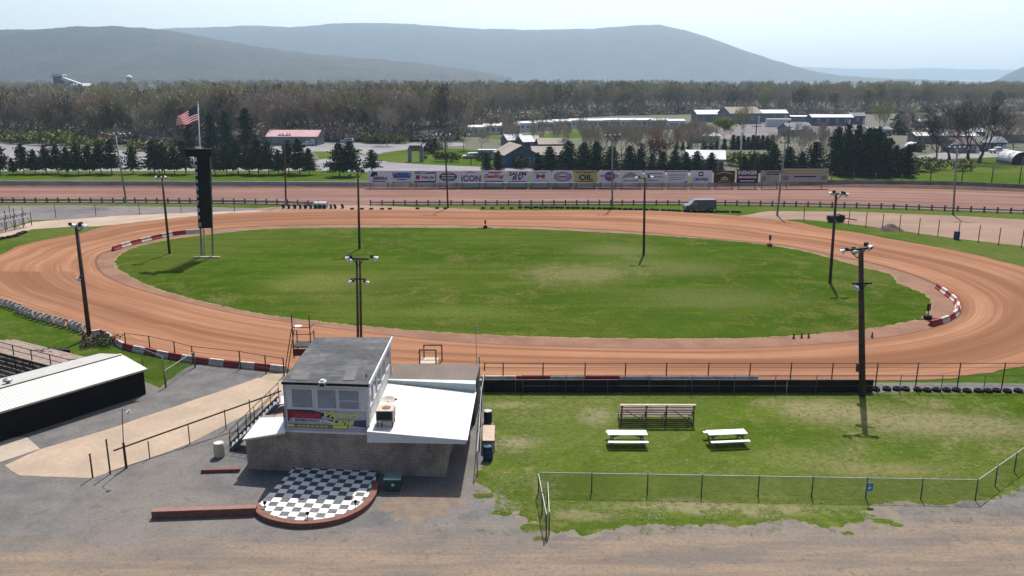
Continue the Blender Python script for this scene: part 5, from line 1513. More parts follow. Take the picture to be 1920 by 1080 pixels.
# ------------------------------------------------------------------ victory lane patio
ZP = .24
pa = thing('winners_patio', 'half-round raised patio painted in black and white checks', 'patio', P(590, 985))
cur = [(483, 948), (487, 959), (503, 969), (528, 976), (560, 980), (600, 978), (636, 971), (663, 960), (684, 946), (697, 930), (703, 914), (704, 905)]
cw = crom([P(x, y, ZP) for x, y in cur], False, .15)
top_ = [P(546, 884, ZP), P(704, 889, ZP)]
rear = [Vector((top_[1].x, fy(top_[1].x) - .02, 0)), Vector((top_[0].x, fy(top_[0].x) - .02, 0))]
poly = [Vector((p.x, p.y, 0)) for p in cw] + rear
poly = list(poly)
ar = sum(poly[i - 1].x * poly[i].y - poly[i].x * poly[i - 1].y for i in range(len(poly)))
if ar < 0: poly.reverse()
ang = math.atan2(u.y, u.x)
MB().wall(poly, 0.0, ZP).build('floor', checker(-ang), pa)
inn = cw; cx_ = sum(p.x for p in cw) / len(cw); cy_ = max(p.y for p in cw)
mb = MB(); along([Vector((p.x, p.y, 0)) for p in cw], ZP + .05, .36, 0, mb); mb.build('kerb', M['brick'], pa)
for x, y, lab in ((497, 952, 'small dark spotlight on the left of the patio kerb'), (577, 972, 'small dark spotlight at the front of the patio kerb'), (667, 950, 'small dark spotlight on the right of the patio kerb')):
    p = P(x, y, ZP + .05); s_ = thing('spotlight', lab, 'spotlight', p, 0, 'patio spotlights'); MB().tube(p, p + Vector((0, 0, .22)), .025, .02, 6).build('stem', M['black'], s_)
    MB().lathe(p + Vector((0, 0, .27)), [(.05, -.08), (.09, .0), (.1, .07)], 10, M=Matrix.Rotation(-.9, 3, 'X')).build('head', M['black'], s_)
a = P(287, 971); b = P(482, 964); t = thing('brick_wall', 'long low brick wall running left from the checkered patio', 'wall', a)
along([a, b], .40, .34).build('brickwork', M['brick'], t); along([a, b], .05, .38, .402).build('coping', mat('brick_coping', (.30, .17, .14), (.23, .13, .11), s=4), t)
a = P(378, 886); b = P(450, 884); t = thing('brick_wall', 'short low brick edging left of the building near the barrel', 'wall', a)
along([a, b], .18, .22).build('brickwork', M['brick'], t); along([a, b], .03, .25, .182).build('coping', M['brick'], t)

# small things by the building
p = P(412, 856); t = thing('barrel', 'beige plastic barrel beside the foot of the staircase', 'barrel', p)
MB().lathe(p, [(.27, 0), (.31, .08), (.33, .45), (.31, .82), (.27, .88)], 18).build('body', mat('beige_plastic', (.62, .52, .38), (.54, .45, .33), s=2), t, smooth=False); MB().lathe(p + Vector((0, 0, .88)), [(.28, 0), (.28, .03), (.24, .03), (.23, .012)], 18).build('rim', M['pwhite'], t)
p = P(736, 924); t = thing('utility_box', 'green metal utility box standing right of the patio', 'utility box', p); G_ = flat('boxgreen', (.045, .085, .075))
MB().box((p.x, p.y + .4, .37), (.88, .74, .70)).build('body', G_, t); MB().slab([(p.x - .47, p.y, .80), (p.x + .47, p.y, .80), (p.x + .47, p.y + .8, .86), (p.x - .47, p.y + .8, .86)], .09).build('lid', flat('boxlid', (.12, .20, .18)), t)
MB().box((p.x + .02, p.y + .025, .45), (.14, .012, .14)).build('sticker', M['white'], t); MB().box((p.x, p.y + .4, .01), (.95, .8, .02)).build('base', M['slab'], t)
p = P(915, 862); t = thing('drum', 'upright blue drum beside the small wooden table', 'drum', p)
MB().lathe(p, [(.28, 0), (.3, .05), (.29, .3), (.31, .32), (.29, .34), (.29, .58), (.31, .6), (.29, .62), (.3, .86), (.28, .9), (.26, .9), (.25, .86)], 18).build('body', M['blue'], t); MB().lathe(p + Vector((.1, .05, .865)), [(.04, 0), (.04, .03)], 8).build('bung', M['white'], t)
z = .8; c0, c1, c2, c3 = P(905, 826, z), P(927, 826, z), P(928, 797, z), P(906, 797, z)
t = thing('small_table', 'narrow wooden table by the fence with a pale top', 'table', (c0.x, c0.y, 0)); MB().slab([c0, c1, c2, c3], .05).build('tabletop', mat('table_tan', (.52, .40, .31), (.44, .34, .27), s=2), t)
for q in (c0, c1, c2, c3):
    m_ = (c0 + c2) / 2; q = q.lerp(m_, .08); MB().box((q.x, q.y, .375), (.08, .08, .749)).build('leg', M['wood'], t)
p = P(915, 792); t = thing('drum', 'dark drum lying half hidden behind the small wooden table', 'drum', p); MB().lathe(p, [(.26, 0), (.28, .4), (.26, .8)], 14).build('body', M['dark'], t); MB().lathe(p + Vector((0, 0, .8)), [(.27, 0), (.27, .03)], 14).build('rim', M['steel'], t)

# ------------------------------------------------------------------ picnic tables and small bleacher

def picnic(label, c, rz):
    t = thing('picnic_table', label, 'picnic table', (0, 0, 0), 0, 'white picnic tables on the lawn')
    L = 2.45
    mb = MB()
    for k in range(5): mb.box((0, -.30 + k * .15, .74), (L, .14, .04))
    mb.build('tabletop', M['white'], t)
    for s in (-1, 1):
        mb = MB(); [mb.box((0, s * (.68 + k * .14), .45), (L, .13, .04)) for k in (0, 1)]; mb.build('seat', M['white'], t)
    for s in (-1, 1):
        mb = MB(); x = s * L * .38
        mb.bar((x, -.28, .72), (x, -.62, 0), .05, .1); mb.bar((x, .28, .72), (x, .62, 0), .05, .1); mb.bar((x + .05, -.85, .40), (x + .05, .85, .40), .04, .1); mb.bar((x + .05, -.34, .69), (x + .05, .34, .69), .04, .08)
        mb.build('leg_frame', M['wood'], t); MB().bar((x, 0, .42), (x - s * .75, 0, .70), .05, .08).build('brace', M['wood'], t)
    t.location = (c.x, c.y, 0); t.rotation_euler = (0, 0, rz); return t


picnic('white picnic table below the left end of the small wooden bleacher', P(1175, 832), -.01)
picnic('white picnic table right of the bleacher, turned slightly askew', P(1361, 831), .10)
t = thing('bleacher', 'small weathered wooden bleacher on the picnic lawn above the left picnic table', 'bleacher', P(1230, 797))
a = P(1165, 797); b = P(1300, 798); W = b.x - a.x; hb = HG(759, a.y); y0 = a.y
for k, fx in enumerate((0, .34, .62, 1)):
    x = a.x + W * fx; mb = MB(); mb.box((x, y0, hb / 2), (.09, .09, hb)); mb.bar((x + .07, y0 + .05, hb - .05), (x + .07, y0 + 1.1, .12), .05, .1); mb.box((x - .06, y0 + 1.08, .2), (.06, .08, .4)); mb.box((x - .06, y0 + .5, .04), (.06, 1.1, .08)); mb.build('frame', M['wood'], t)
for k in range(6):
    z = hb - .02 - k * .24; yy_ = y0 + .02 + k * .17
    MB().box((a.x + W / 2, yy_ + (.0 if k == 0 else .12), z), (W + .25 - .02 * k, .24, .05)).build('seat', M['palewood'] if k == 0 else mat('grey_plank_%d' % k, (.24, .19, .17), (.13, .10, .09), s=3, stretch=(.5, 3, 3)), t)
MB().bar((a.x, y0 - .06, hb - .38), (b.x, y0 - .06, hb - .38), .05, .07).build('rail', M['palewood'], t)
MB().bar((a.x, y0 - .06, .14), (b.x, y0 - .06, .14), .06, .09).build('rail', M['wood'], t)
mb = MB(); mb.bar((a.x + .3, y0 - .07, hb - .4), (a.x + W * .34, y0 - .07, .2), .04, .05); mb.bar((b.x - .2, y0 - .07, .2), (a.x + W * .72, y0 - .07, hb - .35), .04, .05); mb.parts('brace', M['wood'], t)

# ------------------------------------------------------------------ barriers and tyres

def block(name, label, a, b, h, w_, m, group, capm=None):
    t = thing(name, label, 'barrier', (a.x, a.y, 0), 0, group); u_ = (b - a).normalized(); L = (b - a).length; n_ = Vector((u_.y, -u_.x, 0))
    A = a + u_ * .02; B = b - u_ * .02
    vs = []
    for p in (A, B):
        for s_, z in ((-.5, 0), (-.48, .3), (-.28, .55), (-.24, 1), (.24, 1), (.28, .55), (.48, .3), (.5, 0)): vs.append(p + n_ * (w_ * s_) + Vector((0, 0, z * h)))
    fs = [tuple(range(8)), tuple(reversed(range(8, 16)))] + [(i, i + 8, (i + 1) % 8 + 8, (i + 1) % 8) for i in range(8)]
    MB().add(vs, fs).build('body', m, t)
    mb = MB(); mb.wall([A + n_ * w_ * .2, B + n_ * w_ * .2, B - n_ * w_ * .2, A - n_ * w_ * .2], h + .002, h + .05); mb.build('cap', capm or m, t)
    return t


def chain(px, seg, h, w_, run, start=0, z=0.0, only=None):
    pts = smoothpx(px, .1); d = [0.0]
    for p, q in zip(pts, pts[1:]): d.append(d[-1] + (q - p).length)
    n = max(1, round(d[-1] / seg)); X = [p.x for p in pts]; Yv = [p.y for p in pts]
    P_ = [Vector((float(np.interp(d[-1] * i / n, d, X)), float(np.interp(d[-1] * i / n, d, Yv)), 0)) for i in range(n + 1)]
    for i in range(n):
        red_ = (i + start) % 2 == 0 and (only is None or i < only)
        cnt_ = globals().setdefault('cnt_', {}); key = (run, red_); cnt_[key] = cnt_.get(key, -1) + 1
        block('barrier_block', '%s %s block from the left in the %s' % (ORD[cnt_[key]], 'red' if red_ else 'white', run), P_[i], P_[i + 1], h, w_, M['red'] if red_ else M['pwhite'], run, M['red'] if red_ else M['pwhite'])


chain([(157, 640), (167, 630), (185, 627), (203, 634), (222, 648), (240, 656), (280, 664), (330, 674), (400, 684), (480, 692), (537, 698)], 1.35, .46, .42, 'barrier around the lower left bend')
chain([(212, 471), (235, 463), (262, 456), (295, 448), (330, 441), (375, 437)], 1.9, .55, .5, 'barrier inside the left bend')
chain([(1757, 541), (1775, 554), (1791, 567), (1796, 580), (1789, 594), (1770, 605), (1745, 612)], 1.6, .5, .55, 'barrier inside the right bend')
chain([(903, 731), (1000, 731), (1100, 731), (1200, 731), (1330, 731), (1420, 731)], 2.6, h + .05, .30, 'strip behind the black board wall', 1, only=4)


def tyre_proto(m, r=.36, w_=.26):
    t = bpy.data.objects.new('tire', None); C.objects.link(t); OFF[t.name] = Vector((0, 0, 0))
    prof = [(r * .56, -w_ / 2), (r * .9, -w_ / 2), (r, -w_ * .3), (r, w_ * .3), (r * .9, w_ / 2), (r * .56, w_ / 2)]
    mb = MB(); n = 14
    vs = [(q * math.cos(2 * PI * i / n), q * math.sin(2 * PI * i / n), z + w_ / 2) for q, z in prof for i in range(n)]
    k = len(prof); fs = [(a_ * n + i, a_ * n + (i + 1) % n, ((a_ + 1) % k) * n + (i + 1) % n, ((a_ + 1) % k) * n + i) for a_ in range(k) for i in range(n)]
    mb.add(vs, fs); mb.build('tread', m, t)
    mb = MB(); vs = [(r * .6 * math.cos(2 * PI * i / n), r * .6 * math.sin(2 * PI * i / n), z) for z in (w_ * .3, w_ * .7) for i in range(n)]
    mb.add(vs, [(i, (i + 1) % n, (i + 1) % n + n, i + n) for i in range(n)]); mb.build('bead', m, t)
    return t


tb1, tb2 = tyre_proto(M['tire']), tyre_proto(M['wtire'], .42, .28)


def tyres(proto, px, sp, tilt, label, group, s=1.0, stack=1, jit=.08, skip=0.0):
    pts = smoothpx(px, .1); acc = sp; last = pts[0]
    for i in range(1, len(pts)):
        p = pts[i]; acc += (p - last).length; last = p
        if acc >= sp:
            acc = 0
            if RND.random() < skip: continue
            for k in range(stack):
                o = place(proto, (p.x + RND.uniform(-jit, jit), p.y + RND.uniform(-jit, jit), k * .27 * s + (.33 * s if tilt else 0)), label, 'tire', group, s, rz=0)
                if tilt: t_ = (pts[min(i + 3, len(pts) - 1)] - pts[max(i - 3, 0)]); o.rotation_euler = (RND.uniform(1.15, 1.5), 0, math.atan2(t_.y, t_.x) + PI / 2 + RND.uniform(-.25, .25))


tyres(tb2, [(-20, 571), (20, 578), (50, 592), (80, 602), (115, 611), (158, 624)], .74, True, 'white painted tire in the standing row edging the track at far left', 'white painted tires', 1.05)
tyres(tb1, [(1640, 731), (1700, 732), (1800, 734), (1900, 735), (1990, 736)], .66, False, 'black tire lying in the row at the right end of the board wall', 'black tires right of the board wall', .85, 1)
tyres(tb1, [(530, 391), (600, 391.5), (640, 391)], .9, True, 'black tire standing at the far edge of the clay track near the opening', 'black tires near the speedway opening', 1.15, 1, .2)
tyres(tb1, [(660, 393), (800, 391.5), (960, 391), (1030, 391)], 1.6, False, 'black tire in the sparse row along the far edge of the clay track', 'sparse far row of tires', 1.0, 1, .25, .35)
tyres(tb1, [(975, 390), (1080, 391), (1200, 394), (1290, 397), (1390, 399)], .85, False, 'black tire in the dense row along the far edge of the clay track', 'dense far row of tires', 1.2, 1, .15)
tyres(tb1, [(-30, 648), (0, 650), (60, 655), (125, 662)], .6, False, 'black tire on the ground behind the left bleacher wall', 'black tires behind the left bleacher', 1.0, 1)
tyres(tb1, [(-40, 462), (0, 450), (30, 443), (48, 436)], .9, False, 'black tire in the row beside the far left track corner', 'tires at the far left corner', 1.2, 1, .2)

# ------------------------------------------------------------------ shed, stands
sh = thing('pavilion', 'long dark open-fronted shed with pale ribbed metal roof at left', 'shed', P(274, 739))
sR, sL = P(274, 739), P(0, 829); du = (sL - sR).normalized(); dn = Vector((-du.y, du.x, 0))
if dn.y < 0: dn = -dn
Ls = 17.0; eR = P(274, 692, 2.0); eR.z = 0
far = 4.6; ridge_ = 2.1; zE = 1.95; zRg = 3.0
c_ = [sR, sR + du * Ls, sR + du * Ls + dn * far, sR + dn * far]
DKW = mat('dark_wall_and_shade', (.012, .011, .011), (.02, .018, .017), s=.6)
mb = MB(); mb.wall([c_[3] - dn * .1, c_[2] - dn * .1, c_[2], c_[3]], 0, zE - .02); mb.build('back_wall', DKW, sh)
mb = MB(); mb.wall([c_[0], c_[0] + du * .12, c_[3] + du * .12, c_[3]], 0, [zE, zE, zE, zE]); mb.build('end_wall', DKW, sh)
mb = MB(); plate(mb, c_[1], c_[0] + du * .12, .0, zE, .05); mb.build('front_shade', DKW, sh)  # black sheet across the open front, standing in for the shade inside
rg0 = P(228, 664, 2.75); rg1 = rg0 + (P(0, 727, 2.75) - rg0).normalized() * (Ls + .6)
e0 = P(276, 691, zE + .03); e1 = e0 + (P(0, 772, zE + .03) - e0).normalized() * (Ls + .4)
f0 = P(187, 662.5, 2.3); f1 = f0 + (P(0, 710, 2.3) - f0).normalized() * Ls
# roof geometry lives in a frame turned with the shed so its ribs run down the slope
ra = math.atan2(-du.y, -du.x)
ro = bpy.data.objects.new('roof', None)
def local_slab(name, pts, th, m, org, rz):
    Mi = Matrix.Rotation(-rz, 3, 'Z'); mb = MB().slab([Mi @ (p - org) for p in pts], th); o = mb.build(name, m, sh)
    for v_ in o.data.vertices: v_.co += OFF[sh.name]
    o.rotation_euler = (0, 0, rz); o.location = org - OFF[sh.name]; return o
bpy.data.objects.remove(ro)
local_slab('roof', [e0, rg0, rg1, e1][::-1], .05, M['shedroof'], sR.copy(), ra)
local_slab('roof', [rg0 + Vector((0, 0, .003)), f0, f1, rg1 + Vector((0, 0, .003))][::-1], .05, mat('shedroof_back', (.45, .45, .44), (.38, .38, .37), s=.6), sR.copy(), ra)
mb = MB(); mb.bar(e0 + Vector((0, 0, -.07)), e1 + Vector((0, 0, -.07)), .08, .12); mb.bar(rg0 + Vector((0, 0, .02)), rg1 + Vector((0, 0, .02)), .25, .03); mb.build('fascia', mat('shed_fascia', (.5, .47, .4), s=1), sh)
mb = MB(); mb.add([c_[0] + Vector((0, 0, zE)) - du * .004, c_[3] + Vector((0, 0, zE + .15)) - du * .004, rg0 + du * .2 - Vector((0, 0, .08))], [(0, 1, 2)]); mb.build('gable', M['fargrey'], sh)
p = rg0 + du * 7.4 + dn * .9 + Vector((0, 0, -.25)); MB().lathe(p, [(.12, 0), (.12, .25), (.28, .27), (.3, .38), (.1, .5)], 10).build('vent', M['steel'], sh)

# left bleacher
lb = thing('grandstand', 'weathered plank grandstand on a dark steel frame behind the shed', 'grandstand', P(0, 700))
q0 = P(-70, 641, 1.5); q1 = P(132, 694, 1.5); q0.z = q1.z = 0; ug = (q1 - q0).normalized(); ng = Vector((-ug.y, ug.x, 0))
if ng.y < 0: ng = -ng
for k in range(8):
    z = 1.5 - k * .13; off = ng * (k * .55)
    A = q0 + off + Vector((0, 0, z)); B = q1 + off + Vector((0, 0, z)) + ug * (.5 if k < 4 else .8)
    MB().bar(A, B, .34, .05).build('seat', mat('stand_plank_%d' % k, (.33, .25, .21), (.20, .15, .13), s=2, stretch=(1, 2, 1)), lb)
    if k < 7: MB().bar(A + ng * .29 + Vector((0, 0, -.2)), B + ng * .29 + Vector((0, 0, -.2)), .17, .04).build('footboard', M['wood'], lb)
nf = 7
for i in range(nf):
    p = q0.lerp(q1, i / (nf - 1)); mb = MB()
    mb.bar(p + Vector((0, 0, 1.35)), p + ng * 4.2 + Vector((0, 0, .35)), .07, .1); mb.bar(p, p + Vector((0, 0, 2.3)), .06, .06); mb.bar(p + ng * 2, p + ng * 2 + Vector((0, 0, .85)), .06, .06); mb.bar(p + Vector((0, 0, .1)), p + ng * 2 + Vector((0, 0, .8)), .05, .05); mb.bar(p + ng * 4.2, p + ng * 4.2 + Vector((0, 0, .4)), .06, .06)
    mb.build('frame', M['dark'], lb)
mb = MB(); mb.tube(q0 + Vector((0, 0, 2.3)), q1 + Vector((0, 0, 2.3)), .03, .03, 6); mb.tube(q0 + Vector((0, 0, 1.9)), q1 + Vector((0, 0, 1.9)), .025, .025, 6); mb.tube(q1 + Vector((0, 0, 2.3)), q1 + ng * 4.2 + Vector((0, 0, 1.3)), .03, .03, 6)
for i in range(nf - 1):
    p = q0.lerp(q1, i / (nf - 1)); r_ = q0.lerp(q1, (i + 1) / (nf - 1)); mb.bar(p + Vector((0, 0, .1)), r_ + Vector((0, 0, 1.3)), .04, .04); mb.bar(r_ + Vector((0, 0, .1)), p + Vector((0, 0, 1.3)), .04, .04)
mb.build('railing', M['dark'], lb)
a = P(-60, 652); b = P(132, 668); t = thing('board_wall', 'low dark board wall in front of the left grandstand', 'wall', a); along([a, b], .5, .08).build('boards', M['black'], t); along([a, b], .05, .14, .502).build('cap', M['dark'], t)
# far-left corner stand
a = P(-60, 452); b = P(60, 424); t = thing('bleacher', 'small open bleacher with pale seats at the far left track corner', 'bleacher', a); uu = (b - a).normalized(); nn = Vector((-uu.y, uu.x, 0))
L = (b - a).length
for k in range(3): MB().bar(a + nn * (k * .6) + Vector((0, 0, 1.6 + .35 * k)), b + nn * (k * .6) + Vector((0, 0, 1.6 + .35 * k)), .3, .06).build('seat', M['galv'] if k != 1 else M['dark'], t)
for i in range(8):
    p = a.lerp(b, i / 7); mb = MB(); mb.bar(p, p + Vector((0, 0, 2.2)), .08, .08); mb.bar(p + nn * 1.3, p + nn * 1.3 + Vector((0, 0, 2.9)), .08, .08); mb.bar(p + Vector((0, 0, .3)), p + nn * 1.3 + Vector((0, 0, 2.3)), .05, .05); mb.build('frame', M['dark'], t)

# flag stands by the track
t = thing('flag_stand', 'rusty steel flagman stand left of the tower roof', 'platform', P(565, 700)); b0 = P(566, 702); Y = b0.y + 1.0
zpl = HG(650, Y); xa, xb = AT(549, 650, Y).x, AT(584, 650, Y).x
MB().box(((xa + xb) / 2, Y + .6, zpl), (xb - xa, 1.4, .1)).build('deck', M['dark'], t)
for x in (xa + .05, xb - .05):
    for y in (Y, Y + 1.2): MB().box((x, y, (zpl + (HG(613, Y) if y == Y else zpl)) / 2), (.07, .07, zpl + (HG(613, Y) - zpl if y == Y else 0))).build('leg', M['rust'], t)
mb = MB()
for z in (HG(627, Y), HG(614, Y)): mb.bar((xa, Y, z), (xb, Y, z), .05); mb.bar((xb, Y, z), (xb, Y + 1.2, z), .05)
mb.bar((xa - .6, Y - .6, 0), (xa, Y, HG(616, Y)), .05); mb.bar((xa - .35, Y - .8, 0), (xa + .25, Y - .2, HG(616, Y)), .05); mb.build('railing', M['rust'], t)
MB().box(((xa + xb) / 2, Y - .05, zpl - .45), (xb - xa, .05, .55)).build('skirt', flat('skirt', (.14, .03, .03)), t)
c = AT(559, 612, Y); o = MB().lathe(c, [(.02, .08), (.28, .05), (.3, -.02), (.05, -.04)], 12).build('lamp', M['lampw'], t)
t = thing('starter_stand', 'small wooden starter stand with handrails behind the flat brown roof', 'platform', P(803, 700)); Y = P(803, 700).y + 1.4; zpl = HG(680, Y)
xa, xb = AT(787, 680, Y).x, AT(820, 680, Y).x
MB().box(((xa + xb) / 2, Y + .7, zpl - .1), (xb - xa, 1.5, .1)).build('deck', M['palewood'], t)
for x, y, zt in ((xa, Y, 655), (xb - .1, Y, 655), (xa + .2, Y + 1.4, 652), (xb + .25, Y + 1.4, 652)): z = HG(zt, Y) if y == Y else HG(646, y); MB().box((x, y, z / 2), (.1, .1, z)).build('leg', M['wood'], t)
mb = MB(); mb.bar((xa, Y, HG(656, Y)), (xb - .1, Y, HG(656, Y)), .12, .1); mb.bar((xa + .2, Y + 1.4, HG(647, Y + 1.4)), (xb + .25, Y + 1.4, HG(647, Y + 1.4)), .1, .1); mb.build('railing', M['wood'], t)

# track signal lights and markers
for x, yb, yt, lab, base_m in ((910, 428, 413, 'black signal light on the far edge of the infield', 'black'), (1443, 462, 441, 'signal light on a red base at the infield edge, upper right', 'red'), (1739, 599, 570, 'dark signal light beside the right-hand barrier', 'black')):
    b = P(x, yb); t = thing('signal_light', lab, 'signal light', b, 0, 'trackside signal lights'); z = HG(yt, b.y)
    MB().box((b.x, b.y, .2), (.6, .5, .4)).build('base', M['red'] if base_m == 'red' else M['black'], t); MB().tube((b.x, b.y, .4), (b.x, b.y, z * .65), .06, .05, 6).build('stem', M['dark'], t)
    h_ = MB().box((b.x, b.y, z * .8), (.26, .22, z * .42)).build('head', M['black'], t)
    for k, cl in enumerate(((.25, .02, .02), (.3, .22, .02), (.02, .15, .04))): MB().lathe((b.x, b.y - .12, z * .8 + (1 - k) * z * .12), [(.08, -.02), (.07, .02)], 8, M=Matrix.Rotation(PI / 2, 3, 'X')).build('lens', flat('lens%d' % k, cl), h_)
    if base_m == 'black':
        mb = MB(); mb.bar((b.x - 1.1, b.y - .1, .05), (b.x + 1.0, b.y + .1, .05), .12, .1); mb.build('feet', M['black'], t)
for x, y, lab in ((1488, 635, 'orange-brown marker post, leftmost of the trackside group'), (1503, 634, 'orange-brown marker post, middle of the trackside group'), (1516, 634, 'orange-brown marker post, rightmost of the trackside group'), (1635, 633, 'small toppled dark marker beside the tall light pole')):
    b = P(x, y); t = thing('marker_post', lab, 'marker', b, 0, 'trackside markers'); MB().lathe(b, [(.1, 0), (.07, .3), (.05, .5)], 8).build('cone', flat('orange', (.22, .07, .03)), t); MB().box((b.x, b.y, .02), (.3, .3, .04)).build('base', M['dark'], t)
b = P(1793, 449); t = thing('drum', 'blue drum standing at the pit fence on the far right', 'drum', b); MB().lathe(b, [(.38, 0), (.4, .5), (.4, .55), (.38, 1.1)], 14).build('body', flat('drumblue', (.05, .09, .25)), t); MB().lathe(b + Vector((0, 0, 1.1)), [(.39, 0), (.39, .04)], 14).build('rim', M['dark'], t)

# pile of tyres / implement and dirt heap behind the pit fence
b = P(1572, 417); t = thing('tow_implement', 'black wheeled drag implement parked behind the pit fence', 'implement', b)
for dx, r_ in ((-1.0, .5), (.35, .6)):
    for dy in (0, 1.0): MB().lathe((b.x + dx, b.y + dy, r_), [(r_ * .5, -.15), (r_, -.13), (r_, .13), (r_ * .5, .15)], 16, M=Matrix.Rotation(PI / 2, 3, 'X')).build('wheel', M['tire'], t)
mb = MB(); mb.bar((b.x - 1.6, b.y + .5, .75), (b.x + 1.0, b.y + .5, .85), .7, .5); mb.bar((b.x + 1.2, b.y + .5, .6), (b.x + 3.0, b.y + .3, .3), .15, .15); mb.build('frame', M['dark'], t)
b = P(1671, 431); mb = MB(); nn_ = 20
vs = [(0, 0, .95)]
for r_, z in ((.5, .8), (1.1, .45), (1.9, .0)):
    for i in range(nn_): a = 2 * PI * i / nn_; k = 1 + .22 * noise.noise(Vector((math.cos(a) * 1.5, math.sin(a) * 1.5, z))); vs.append((math.cos(a) * r_ * k * 1.1, math.sin(a) * r_ * k * .8, z * k))
fs = [(0, 1 + i, 1 + (i + 1) % nn_) for i in range(nn_)] + [(1 + k * nn_ + i, 1 + (k + 1) * nn_ + i, 1 + (k + 1) * nn_ + (i + 1) % nn_, 1 + k * nn_ + (i + 1) % nn_) for k in range(2) for i in range(nn_)]
mb.add([(x + b.x, y + b.y, z) for x, y, z in vs], fs); o = mb.build('dirt_heap', mat('heap', (.11, .07, .055), (.16, .11, .09), s=2)); tag(o, 'small dark dirt heap behind the pit fence', 'dirt heap')

# ------------------------------------------------------------------ vehicles

def vehicle(name, label, cat, b, L, W, Hh, m, rz, kind='suv', group=None):
    t = thing(name, label, cat, (0, 0, 0), 0, group)
    if kind == 'van': prof = [(-.5, .2), (-.5, .48), (-.44, .56), (-.34, .60), (-.22, .95), (-.18, 1), (.47, 1), (.5, .9), (.5, .2)]; glassp = [(-.335, .62), (-.225, .92), (-.12, .92), (-.12, .62)]
    elif kind == 'truck': prof = [(-.5, .3), (-.5, .58), (-.26, .62), (-.18, 1), (.08, 1), (.12, .62), (.5, .62), (.5, .3)]; glassp = [(-.23, .64), (-.16, .94), (.07, .94), (.09, .64)]
    else: prof = [(-.5, .22), (-.5, .5), (-.30, .60), (-.18, .95), (-.12, 1), (.40, 1), (.49, .64), (.5, .22)]; glassp = [(-.26, .62), (-.16, .92), (.37, .92), (.44, .62)]
    n = len(prof); vs = []
    for s in (-1, 1):
        for x, z in prof: vs.append((x * L, s * W / 2 * (1 if z < .62 else .86), z * Hh))
    fs = [tuple(range(n)), tuple(reversed(range(n, 2 * n)))] + [(i, i + n, (i + 1) % n + n, (i + 1) % n) for i in range(n)]
    MB().add(vs, fs).build('body', m, t)
    for s in (-1, 1):
        mb = MB(); mb.add([(x * L, s * (W / 2 * (.995 - .15 * (z - .62) / .3) + .01), z * Hh) for x, z in glassp], [(0, 1, 2, 3)]); mb.build('window', M['glass'] if m is not M['dark'] else M['black'], t)
    mb = MB(); (x0, z0), (x1, z1) = (prof[3], prof[4]) if kind == 'van' else ((prof[2], prof[3]))
    mb.add([(x0 * L - .02, -W * .42, z0 * Hh + .03), (x0 * L - .02, W * .42, z0 * Hh + .03), (x1 * L - .02, W * .40, z1 * Hh - .03), (x1 * L - .02, -W * .40, z1 * Hh - .03)], [(0, 1, 2, 3)]); mb.build('windshield', M['glass'], t)
    r_ = Hh * .19
    for x in (-.32, .32):
        for s in (-1, 1):
            w_ = MB().lathe((x * L, s * (W / 2 - .08), r_), [(r_ * .6, -.11), (r_, -.1), (r_, .1), (r_ * .6, .11)], 14, M=Matrix.Rotation(PI / 2, 3, 'X')).build('wheel', M['tire'], t)
            MB().lathe((x * L, s * (W / 2 + .035), r_), [(r_ * .5, -.01), (r_ * .5, .01)], 10, M=Matrix.Rotation(PI / 2, 3, 'X')).build('rim', M['steel'], w_)
    for s in (-1, 1): MB().box((-L * .5 - .01, s * W * .36, Hh * .42), (.04, .28, .14)).build('headlight', M['lampw'], t)
    MB().box((-L * .5 - .03, 0, Hh * .24), (.1, W * .95, .14)).build('bumper', M['steel'], t)
    t.location = b; t.rotation_euler = (0, 0, rz); return t


vehicle('van', 'dark panel van with sunlit pale roof parked by the far tire row', 'van', P(1311, 396), 5.3, 2.0, 2.05, mat('van_paint', (.045, .05, .062), (.07, .075, .085), s=.8, rough=.35, spec=.5), .06, 'van')
vehicle('car', 'white car parked at the right end of the pink roofed building', 'car', P(578, 273), 4.6, 1.85, 1.6, M['white'], .3)
vehicle('car', 'dark car parked under the dark shrubs behind the entrance sign', 'car', P(800, 286), 4.6, 1.85, 1.5, M['dark'], .1)
vehicle('car', 'white car parked left of the silver camper', 'car', P(884, 297), 4.8, 1.9, 1.6, M['white'], .1)
vehicle('truck', 'white pickup truck near the white domed shed on the right', 'truck', P(1872, 287), 5.4, 2.0, 1.8, M['white'], .05, 'truck')
vehicle('car', 'pale car behind the centre parking lot trees', 'car', P(651, 267), 4.5, 1.8, 1.5, M['trim'], .1)
t = thing('camper', 'silver camper trailer left of the blue house', 'camper', P(915, 300)); b = P(917, 299)
MB().box((b.x, b.y, 1.6), (6.0, 2.3, 2.2)).build('body', mat('camper_side', (.42, .46, .52), (.35, .38, .44), s=.5), t); MB().box((b.x, b.y, 2.74), (6.1, 2.4, .06)).build('roof', M['farwhite'], t)
for dx in (-1.5, .4, 1.6): MB().box((b.x + dx, b.y - 1.16, 1.9), (.8, .02, .6)).build('window', M['glass'], t)
for dx in (-.5, .5): MB().lathe((b.x + dx, b.y - 1.0, .36), [(.36, -.1), (.36, .1)], 12, M=Matrix.Rotation(PI / 2, 3, 'X')).build('wheel', M['tire'], t)
t = thing('entrance_sign', 'stone-pillared entrance sign on the green island', 'sign', P(780, 303)); b = P(780, 303)
for dx in (-1.6, 1.6): MB().box((b.x + dx, b.y, 1.9), (1.0, .9, 3.8)).build('pillar', M['fargrey'], t)
MB().box((b.x, b.y - .1, 3.6), (3.6, .5, 1.5)).build('panel', M['wood'], t)
for x, yt, yb, lab in ((1454, 0, 0, ''),): pass
